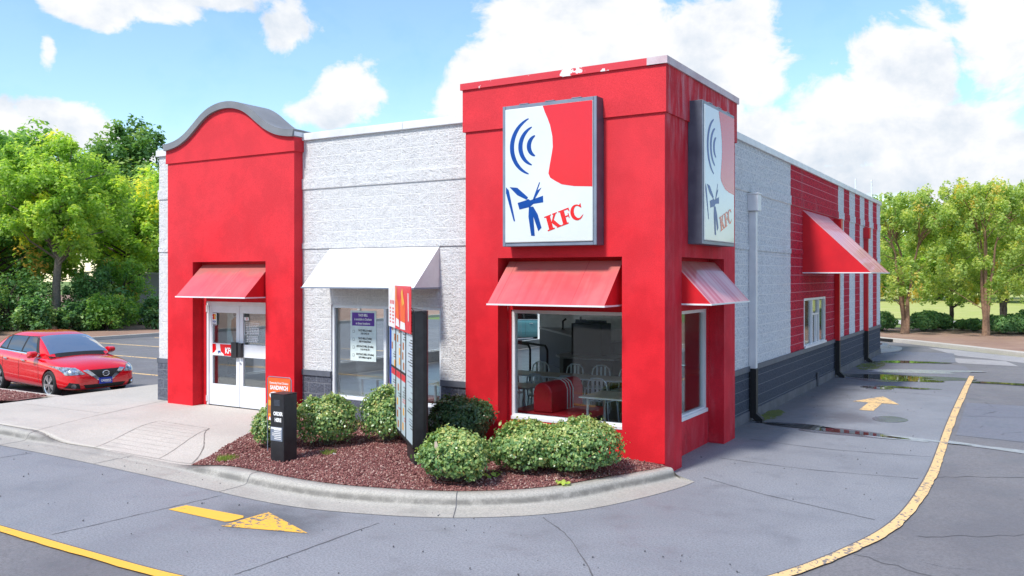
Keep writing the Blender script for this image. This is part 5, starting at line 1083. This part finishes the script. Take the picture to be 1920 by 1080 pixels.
# right: crape myrtles and clipped shrubs
MG = 'crape myrtles on the mulch bank at right'
tree('crape_myrtle', -.75, 33.2, 6.3, 3.1, 'multi-stemmed tree with thick tan trunk nearest the striped end of the building', 41, 'leaf_myrtle', 'bark_tan', .095, z0=.1, crown0=.25, n=25000, leaf=.07, stems=3, clumps=230, shape='vase', group=MG, splay=.13)
tree('crape_myrtle', .75, 39.0, 6.1, 2.9, 'tree with one thin dark trunk between the two tan trunks', 42, 'leaf_myrtle', 'bark_dark', .11, z0=.1, crown0=.24, n=20000, leaf=.08, stems=1, clumps=170, shape='vase', group=MG)
tree('crape_myrtle', 2.62, 33.6, 6.8, 3.3, 'multi-stemmed tree with the thickest tan trunk at right', 43, 'leaf_myrtle', 'bark_tan', .085, z0=.1, crown0=.25, n=26000, leaf=.07, stems=5, clumps=240, shape='vase', group=MG, splay=.10)
tree('crape_myrtle', 3.0, 46.5, 7.3, 3.4, 'slim tree with several thin dark stems beyond the pale path', 44, 'leaf_myrtle', 'bark_dark', .09, z0=.0, crown0=.28, n=16000, leaf=.11, stems=4, clumps=100, shape='vase', group=MG, splay=.08)
tree('crape_myrtle', 5.6, 37.5, 6.7, 3.1, 'crape myrtle cut off by the right edge of the view', 45, 'leaf_myrtle', 'bark_tan', .15, z0=.1, crown0=.2, n=16000, leaf=.09, stems=3, clumps=100, shape='vase', group=MG, splay=.14)
for k, (x, y, rx, h, l) in enumerate(((-1.95, 34.6, .72, .88, 'clipped shrub left of the first tan trunk at the building edge'), (-.15, 35.4, .75, .9, 'clipped shrub just right of the first tan trunk'), (.18, 36.8, .85, .95, 'clipped dark shrub in the gap before the thin dark trunk'), (.62, 37.3, .35, .45, 'tiny shrub at the foot of the thin dark trunk'), (1.42, 37.2, .42, .55, 'small shrub right of the thin dark trunk'), (2.0, 36.8, .42, .6, 'small shrub just left of the thickest tan trunk'), (3.25, 35.2, .85, .85, 'wide clipped shrub right of the thickest tan trunk'), (4.0, 35.6, .9, .88, 'wide clipped shrub at the right edge of the view'), (4.6, 39.6, .95, 1.0, 'bright clipped shrub behind the wide ones at the right edge'))):
    bush('clipped_shrub', x, y, rx, rx, h, l, 60 + k, int(1500 + rx * 2200), 'leaf_shrub', .05, 'shrub', 'clipped shrubs on the mulch bank at right', z=.1)
# far treeline beyond the field: each tree one crown, copied
FG = 'distant trees beyond the field'
protoA = tree('distant_tree', 0, 0, 10.5, 5.6, 'x', 51, 'leaf_mid', 'bark_dark', .3, z0=0, crown0=.1, n=9000, leaf=.32, clumps=90, group=FG); protoB = tree('distant_tree', 0, 0, 9.2, 5.2, 'x', 52, 'leaf_lime', 'bark_dark', .3, z0=0, crown0=.1, n=9000, leaf=.32, clumps=80, group=FG)
far = [(-12, 92, 1.0), (-5, 99, .95), (2, 93, .9), (9.5, 101, 1.0), (16.5, 96, 1.1), (24, 105, 1.2), (-2, 108, 1.15), (13, 112, 1.15)]
fl = ['distant tree directly above the corner of the striped wall', 'distant tree left of the first crape myrtle', 'distant tree behind the thin dark trunk', 'distant tree right of the thin dark trunk', 'distant tree behind the thickest tan trunk', 'distant tree at the right edge', 'taller distant tree in the second row behind the thin dark trunk', 'taller distant tree in the second row near the right edge']
ub = []
for k, ((x, y, s_), l) in enumerate(zip(far, fl)):
    p = protoA if k % 2 == 0 else protoB; c = p if p.name not in ub else copy_tree(p); ub.append(p.name); c.location = (x, y, 0); c.rotation_euler = (0, 0, k * 1.3); c.scale = (s_, s_, s_); c['label'] = l

# trees across the street behind the photographer: they are what the door and window glass reflects
for k, (x, y) in enumerate(((-26, -34), (-17, -39), (-8, -36), (2, -41), (12, -37), (24, -40))):
    c = copy_tree((protoA, protoB)[k % 2]); c.location = (x, y, 0); c.rotation_euler = (0, 0, k * 2.1); c.scale = (.9,) * 3; c['label'] = ('first', 'second', 'third', 'fourth', 'fifth', 'sixth')[k] + ' tree from the west in the row across the street, only seen reflected in glass'; c['group'] = 'trees across the street'

# ============================================================= BACKGROUND STRUCTURES AT LEFT
r = thing('semi_trailer', 'plain grey box trailer parked behind the trees beside the end wall of the restaurant', 'trailer', (-43.2, 24.5, .0), R(33))
m = MB(); m.box(-4.2, 3.2, -1.25, 1.25, .95, 3.0); m.build('box_body', M['trailer'], r, bevel=.02); m = MB(); m.box(-4.24, 3.24, -1.29, -1.24, 2.94, 3.05).box(-4.24, 3.24, -1.28, -1.24, .9, 1.02); m.build('roof_rail', M['white'], r)
m = MB(); m.box(-4.0, 3.0, -1.0, 1.0, .7, .92); m.build('chassis', M['blackm'], r)
for x in (-3.0, -1.9, 2.2):
    for y in (-1.0, 1.0): m = MB(); m.cyl((x, y - .15, .48), (0, 1, 0), .48, .3); m.build('wheel', M['rubber'], r)
r = thing('white_car', 'low white car partly hidden behind the shrubs under the trailer', 'car', (-37.9, 20.2, .0), R(33)); m = MB(); m.prism([(-1.6, .25), (1.9, .25), (1.95, .6), (1.2, .75), (.6, 1.0), (-.8, 1.02), (-1.6, .8)], lambda p: (p[0], -.8, p[1]), lambda p: (p[0], .8, p[1])); m.build('body', M['white'], r, bevel=.08)
for x in (-1.0, 1.2):
    for y in (-.72, .6): m = MB(); m.cyl((x, y, .3), (0, 1, 0), .3, .14); m.build('wheel', M['rubber'], r)
r = thing('brick_building', 'low dark brick building mostly hidden behind the trees at left', 'building', (-66, 20, 0), R(20)); m = MB(); m.box(-10, 3.5, -4, 4, 0, 3.3); m.build('wall', M['brickdk'], r); m = MB(); m.box(-10.2, 3.7, -4.2, 4.2, 3.3, 3.55); m.build('roof', M['roof'], r)
m = MB(); m.box(3.5, 4.6, -4.05, -3.6, 0, 3.2); m.build('pilaster', M['trailer'], r)
for x in (-8, -5.5, -3, -.5): m = MB(); m.box(x, x + 1.5, -4.06, -3.98, .9, 2.4); m.build('window', M['glass_ws'], r)
r = thing('drive_through_sign', 'small sign panel in red and white seen through the trees left of the grey trunk', 'sign', (-51.5, 18.3, 0), R(40)); m = MB(); m.box(-.5, .5, -.06, .06, .9, 2.7); m.build('sign_panel', simple('peach_panel', (.55, .24, .18), .6, 0, (.6, .4, .34), 2), r); m = MB(); m.box(-.5, .5, -.065, .065, 2.25, 2.75); m.build('sign_top', M['lwhite'], r); m = MB(); m.box(.5, .75, -.1, .1, 0, 2.8); m.build('post', M['counter'], r)
r = thing('lamp_post', 'thin white post standing among the shrubs right of the grey trunk', 'post', (-46.2, 20.6, 0)); m = MB(); m.tube([(0, 0, 0), (0, 0, 3.1)], .07); m.build('pole', M['white'], r); m = MB(); m.tube([(0, 0, 3.05), (.9, .5, 3.12)], .05); m.build('arm', M['white'], r)

# ============================================================= CARS
def make_car(name, label, paint):
    st = [(.92, .50, .33, .50, .55), (.88, .66, .24, .60, .66), (.78, .77, .20, .68, .755), (.55, .845, .185, .765, .85), (.2, .875, .18, .83, .905), (-.25, .885, .175, .885, .955), (-.8, .888, .17, .925, .97), (-1.5, .888, .17, .95, .99), (-2.3, .888, .17, .975, 1.0),
          (-2.9, .885, .18, .995, 1.03), (-3.25, .865, .21, 1.005, 1.06), (-3.5, .82, .25, .99, 1.06), (-3.65, .74, .31, .93, 1.0), (-3.72, .60, .38, .82, .88)]
    def section(w, b_, s_, c):
        h = s_ - b_
        half = [(0, b_), (.62 * w, b_), (.92 * w, b_ + .02), (.985 * w, b_ + .12 * h + .03), (1.0 * w, b_ + .38 * h), (.985 * w, b_ + .62 * h), (.995 * w, b_ + .80 * h), (.96 * w, s_ - .03), (.86 * w, s_ + .012), (.6 * w, s_ + (c - s_) * .62), (.3 * w, c - .01), (0, c)]
        return half + [(-y, z) for y, z in half[-2:0:-1]]
    secs = [section(*a[1:]) for a in st]; n = len(secs[0]); m = MB(); m.add([(a[0], y, z) for a, sc in zip(st, secs) for y, z in sc], [(i * n + k, (i + 1) * n + k, (i + 1) * n + (k + 1) % n, i * n + (k + 1) % n) for i in range(len(st) - 1) for k in range(n)], 0, True)
    m.add([(.92, y, z) for y, z in secs[0]], [tuple(range(n))], 0, True); m.add([(-3.72, y, z) for y, z in secs[-1]], [tuple(range(n))[::-1]], 0, True)
    r = thing(name, label, 'car'); body = m.build('body', paint, None, bevel=0)
    bm = bmesh.new(); bm.from_mesh(body.data); bmesh.ops.remove_doubles(bm, verts=bm.verts, dist=1e-5); bmesh.ops.recalc_face_normals(bm, faces=bm.faces); bm.to_mesh(body.data); bm.free()
    sb = body.modifiers.new('s', 'SUBSURF'); sb.levels = sb.render_levels = 2; cutters = []
    for x in (0, -2.70):
        cm = MB(); cm.cyl((x, -1.2, .315), (0, 1, 0), .355, 2.4, seg=40); c = cm.build('cutter', paint); cutters.append(c); bo = body.modifiers.new('b', 'BOOLEAN'); bo.operation = 'DIFFERENCE'; bo.object = c; bo.solver = 'EXACT'
    # greenhouse
    gs = [(-.14, .86), (-.34, 1.01), (-.56, 1.14), (-.85, 1.30), (-1.12, 1.405), (-1.5, 1.465), (-1.9, 1.48), (-2.35, 1.455), (-2.75, 1.36), (-3.05, 1.22), (-3.3, 1.07), (-3.4, 1.0)]
    gm = MB(); gsec = []
    for x, zt in gs:
        wt = min(.80 - max(0, zt - .93) * .44, .64 if x > -.3 else 9); wb_ = .835 if -3.0 < x < -.4 else (.66 if x > -.4 else .79)
        half = [(0, .80), (wb_ - .02, .80), (wb_, .93), (wt + (wb_ - wt) * .10 + .015, max(.94, zt - .06)), (wt - .05, zt - .008), (wt * .6, zt + .012), (0, zt + .018)]; gsec.append([(x, y, z) for y, z in half] + [(x, -y, z) for y, z in half[-2:0:-1]])
    k_ = len(gsec[0]); gm.add([q for s_ in gsec for q in s_], [(i * k_ + j, (i + 1) * k_ + j, (i + 1) * k_ + (j + 1) % k_, i * k_ + (j + 1) % k_) for i in range(len(gs) - 1) for j in range(k_)], 0, True)
    gm.add(gsec[0], [tuple(range(k_))]); gm.add(gsec[-1], [tuple(range(k_))[::-1]])
    gh = gm.build('cabin', paint, None); bm = bmesh.new(); bm.from_mesh(gh.data); bmesh.ops.remove_doubles(bm, verts=bm.verts, dist=1e-5); bmesh.ops.recalc_face_normals(bm, faces=bm.faces); bm.to_mesh(gh.data); bm.free()
    for p in gh.data.polygons: p.use_smooth = True
    s2 = gh.modifiers.new('s', 'SUBSURF'); s2.levels = s2.render_levels = 2
    dg = bpy.context.evaluated_depsgraph_get(); bv = []
    for o in (body, gh):
        me = bpy.data.meshes.new_from_object(o.evaluated_get(dg)); o.modifiers.clear(); o.data = me; me.polygons.foreach_set('use_smooth', [True] * len(me.polygons)); bv.append(BVHTree.FromPolygons([v.co for v in me.vertices], [tuple(p.vertices) for p in me.polygons]))
        o.parent = r
    try: body.data.set_sharp_from_angle(angle=R(40))
    except Exception: pass
    for c in cutters: bpy.data.objects.remove(c)
    def cast(o, d):
        best = None
        for t in bv:
            h = t.ray_cast(Vector(o), Vector(d))
            if h[0] is not None and (best is None or h[3] < best[3]): best = h
        return best
    def drape(nm, quad, f, d, mat, off=.006, nu=10, nv_=5, parent=None):
        """bilinear quad of 2d points mapped by f to ray origins, dropped on the surface"""
        m = MB(); ok = {}; vs = []
        for j in range(nv_ + 1):
            for i in range(nu + 1):
                u, v = i / nu, j / nv_; a = [quad[0][k] * (1 - u) * (1 - v) + quad[1][k] * u * (1 - v) + quad[2][k] * u * v + quad[3][k] * (1 - u) * v for k in (0, 1)]
                h = cast(f(a), d)
                if h: nrm = h[1] if h[1].dot(Vector(d)) < 0 else -h[1]; ok[(i, j)] = len(vs); vs.append(h[0] + nrm * off)
        fs = [(ok[(i, j)], ok[(i + 1, j)], ok[(i + 1, j + 1)], ok[(i, j + 1)]) for i in range(nu) for j in range(nv_) if all(q in ok for q in ((i, j), (i + 1, j), (i + 1, j + 1), (i, j + 1)))]
        m.add(vs, fs, 0, True); return m.build(nm, mat, parent or r, recalc=False)
    top = lambda a: (a[0], a[1], 3)
    drape('windshield', [(-.33, -.70), (-.33, .70), (-1.08, .575), (-1.08, -.575)], top, (0, 0, -1), M['glass_ws'], .005, 14, 8); drape('rear_window', [(-3.22, -.60), (-3.22, .60), (-2.62, .56), (-2.62, -.56)], top, (0, 0, -1), M['glass_ws'], .005)
    drape('cowl', [(-.20, -.72), (-.20, .72), (-.33, .72), (-.33, -.72)], top, (0, 0, -1), M['blackm'], .004)
    for s_ in (-1, 1):
        f = lambda a, s_=s_: (a[0], s_ * 3, a[1]); d = (0, -s_, 0)
        drape('window_surround', [(-.60, .965), (-2.88, 1.02), (-2.62, 1.365), (-1.08, 1.375)], f, d, M['blackm'], .004, 20, 6)
        drape('side_window', [(-.78, 1.0), (-1.52, 1.01), (-1.50, 1.355), (-1.13, 1.35)], f, d, M['glass_car'], .009); drape('side_window', [(-1.60, 1.01), (-2.36, 1.035), (-2.40, 1.345), (-1.58, 1.36)], f, d, M['glass_car'], .009); drape('side_window', [(-2.43, 1.04), (-2.78, 1.07), (-2.60, 1.30), (-2.46, 1.335)], f, d, M['glass_car'], .009)
        drape('window_trim', [(-.58, .945), (-2.90, 1.0), (-2.90, 1.02), (-.60, .965)], f, d, M['chrome'], .008, 20, 1)
        for x in (-1.535, -2.44): drape('door_gap', [(x, .26), (x - .012, .26), (x - .012, .95), (x, .95)], f, d, M['blackm'], .002, 1, 10)
        drape('door_gap', [(-.48, .26), (-.492, .26), (-.56, .93), (-.548, .93)], f, d, M['blackm'], .002, 1, 10); drape('sill', [(-.42, .19), (-2.28, .19), (-2.28, .23), (-.42, .23)], f, d, M['blackm'], .003, 12, 1)
        for x in (-1.28, -2.24): m = MB(); m.box(x - .09, x + .09, s_ * .885, s_ * .912, .80, .83); m.build('door_handle', M['chrome'], r, bevel=.008)
        m = MB(); m.prism([(-.68, -.10), (-.50, -.03), (-.50, .06), (-.60, .08), (-.72, .07), (-.74, -.05)], lambda p, s_=s_: (p[0] - .05, s_ * .86, p[1] + .985), lambda p, s_=s_: (p[0] - .05, s_ * 1.04, p[1] + .985)); m.build('mirror', paint, r, bevel=.035)
        g = lambda a: (3, a[0], a[1]); dx = (-1, 0, 0)
        drape('headlight', [(s_ * .46, .58), (s_ * .80, .565), (s_ * .865, .75), (s_ * .60, .725)], g, dx, M['lens'], .007, 14, 6); drape('headlight_projector', [(s_ * .62, .63), (s_ * .69, .63), (s_ * .69, .695), (s_ * .62, .695)], g, dx, M['chrome'], .011, 4, 4)
        drape('fog_surround', [(s_ * .55, .25), (s_ * .80, .27), (s_ * .76, .40), (s_ * .60, .37)], g, dx, M['blackm'], .004); 
        h = cast((3, s_ * .68, .32), (-1, 0, 0))
        if h: m = MB(); m.cyl(h[0] - Vector((.02, 0, 0)), h[1] * (1 if h[1].x > 0 else -1), .055, .04, seg=20); m.build('fog_lamp', M['chrome'], r)
        drape('grille_trim', [(s_ * .12, .45), (s_ * .17, .42), (s_ * .50, .655), (s_ * .38, .675)], g, dx, M['chrome'], .014, 3, 12)
        drape('tail_light', [(s_ * .45, .80), (s_ * .78, .80), (s_ * .80, .93), (s_ * .5, .93)], lambda a: (-6, a[0], a[1]), (1, 0, 0), M['tail'], .006)
    g = lambda a: (3, a[0], a[1]); dx = (-1, 0, 0)
    drape('grille', [(-.16, .44), (.16, .44), (.42, .665), (-.42, .665)], g, dx, M['blackm'], .006, 14, 8); drape('grille_trim', [(-.13, .435), (.13, .435), (.13, .46), (-.13, .46)], g, dx, M['chrome'], .014)
    drape('lower_intake', [(-.44, .245), (.44, .245), (.50, .335), (-.50, .335)], g, dx, M['blackm'], .005, 14, 4)
    m = MB(); X = .945; m.tube([(X + .01, .075 * math.cos(t), .575 + .06 * math.sin(t)) for t in np.linspace(0, 6.2832, 25)], .011, seg=6); m.box(X, X + .02, -.085, .085, .565, .587); m.build('badge', M['chrome'], r)
    m = MB(); m.box(.94, .955, -.155, .155, .335, .475, 0); m.text('CARMAX', .066, lambda a, b_: (.958, a, .385 + b_), 1, 'CENTER', .003, .9); m.poly([(.957, -.02, .365), (.957, .12, .365), (.957, .12, .372), (.957, -.02, .372)], 1); m.build('front_plate', [M['plateblue'], M['lwhite']], r, recalc=False)
    # inside: dark floor tub hides the far side, seats
    m = MB(); m.box(-3.4, -.1, -.70, .70, .30, .78); m.build('cabin_floor', M['blackm'], r)
    for x in (0, -2.70):
        for s_ in (-1, 1):
            w = thing('wheel', None, None, (x, s_ * .78, .315)); w.parent = r; m = MB(); m.tube([(0, s_ * .10, 0), (0, s_ * .085, 0)], [.235, .235], seg=36)
            t_ = MB(); ring = [(.225, .095), (.30, .10), (.318, .07), (.318, -.07), (.30, -.10), (.225, -.095)]; ns = 40
            t_.add([(rd * math.cos(2 * math.pi * k / ns), yy, rd * math.sin(2 * math.pi * k / ns)) for k in range(ns) for rd, yy in ring], [(k * 6 + j, ((k + 1) % ns) * 6 + j, ((k + 1) % ns) * 6 + (j + 1) % 6, k * 6 + (j + 1) % 6) for k in range(ns) for j in range(6)], 0, True); t_.build('tyre', M['rubber'], w)
            d_ = MB(); d_.tube([(0, s_ * .02, 0), (0, s_ * .03, 0)], [.225, .225], seg=32); d_.build('brake_backing', M['blackm'], w)
            m = MB(); ns = 40; rr_ = [(.232, .098), (.232, .05), (.212, .05), (.212, .09)]
            m.add([(rd * math.cos(2 * math.pi * k / ns), s_ * yy, rd * math.sin(2 * math.pi * k / ns)) for k in range(ns) for rd, yy in rr_], [(k * 4 + j, ((k + 1) % ns) * 4 + j, ((k + 1) % ns) * 4 + (j + 1) % 4, k * 4 + (j + 1) % 4) for k in range(ns) for j in range(4)], 0)
            for k in range(10):
                a = 2 * math.pi * k / 10 + .13 * (1 if k % 2 else -1); ca, sa = math.cos(a), math.sin(a)
                m.add([(ca * q - sa * ww, s_ * yy, sa * q + ca * ww) for q, wd in ((.04, .013), (.22, .026)) for ww in (-wd, wd) for yy in (.06, .09)], [(0, 1, 5, 4), (2, 6, 7, 3), (1, 3, 7, 5), (0, 4, 6, 2), (0, 2, 3, 1), (4, 5, 7, 6)])
            m.cyl((0, s_ * .05, 0), (0, s_, 0), .05, .045, seg=16); m.build('rim', M['alloy'], w)
    return r
car = make_car('parked_car', 'glossy red sedan with silver alloy wheels parked nose-in at the sidewalk', M['carred'])
th = R(-6); fr = Vector((-15.19, .07, 0)); lf = Vector((-math.sin(th), math.cos(th), 0)); car.location = fr + lf * .80; car.location.z = -.01; car.rotation_euler = (0, 0, th)
bpy.context.view_layer.update()
c2 = copy_tree(car); c2['label'] = 'pale teal car parked beyond the far window, seen through the dining room'; c2.location = (-14.1, 22.0, -.01); c2.rotation_euler = (0, 0, R(60))
for ch in c2.children:
    if ch.name.split('.')[0] in ('body', 'cabin', 'mirror') and ch.material_slots: ch.material_slots[0].link = 'OBJECT'; ch.material_slots[0].material = M['carteal']

# ------------------------------------------------------------- render settings
scene.render.engine = 'CYCLES'
scene.cycles.max_bounces = 8; scene.cycles.transparent_max_bounces = 12
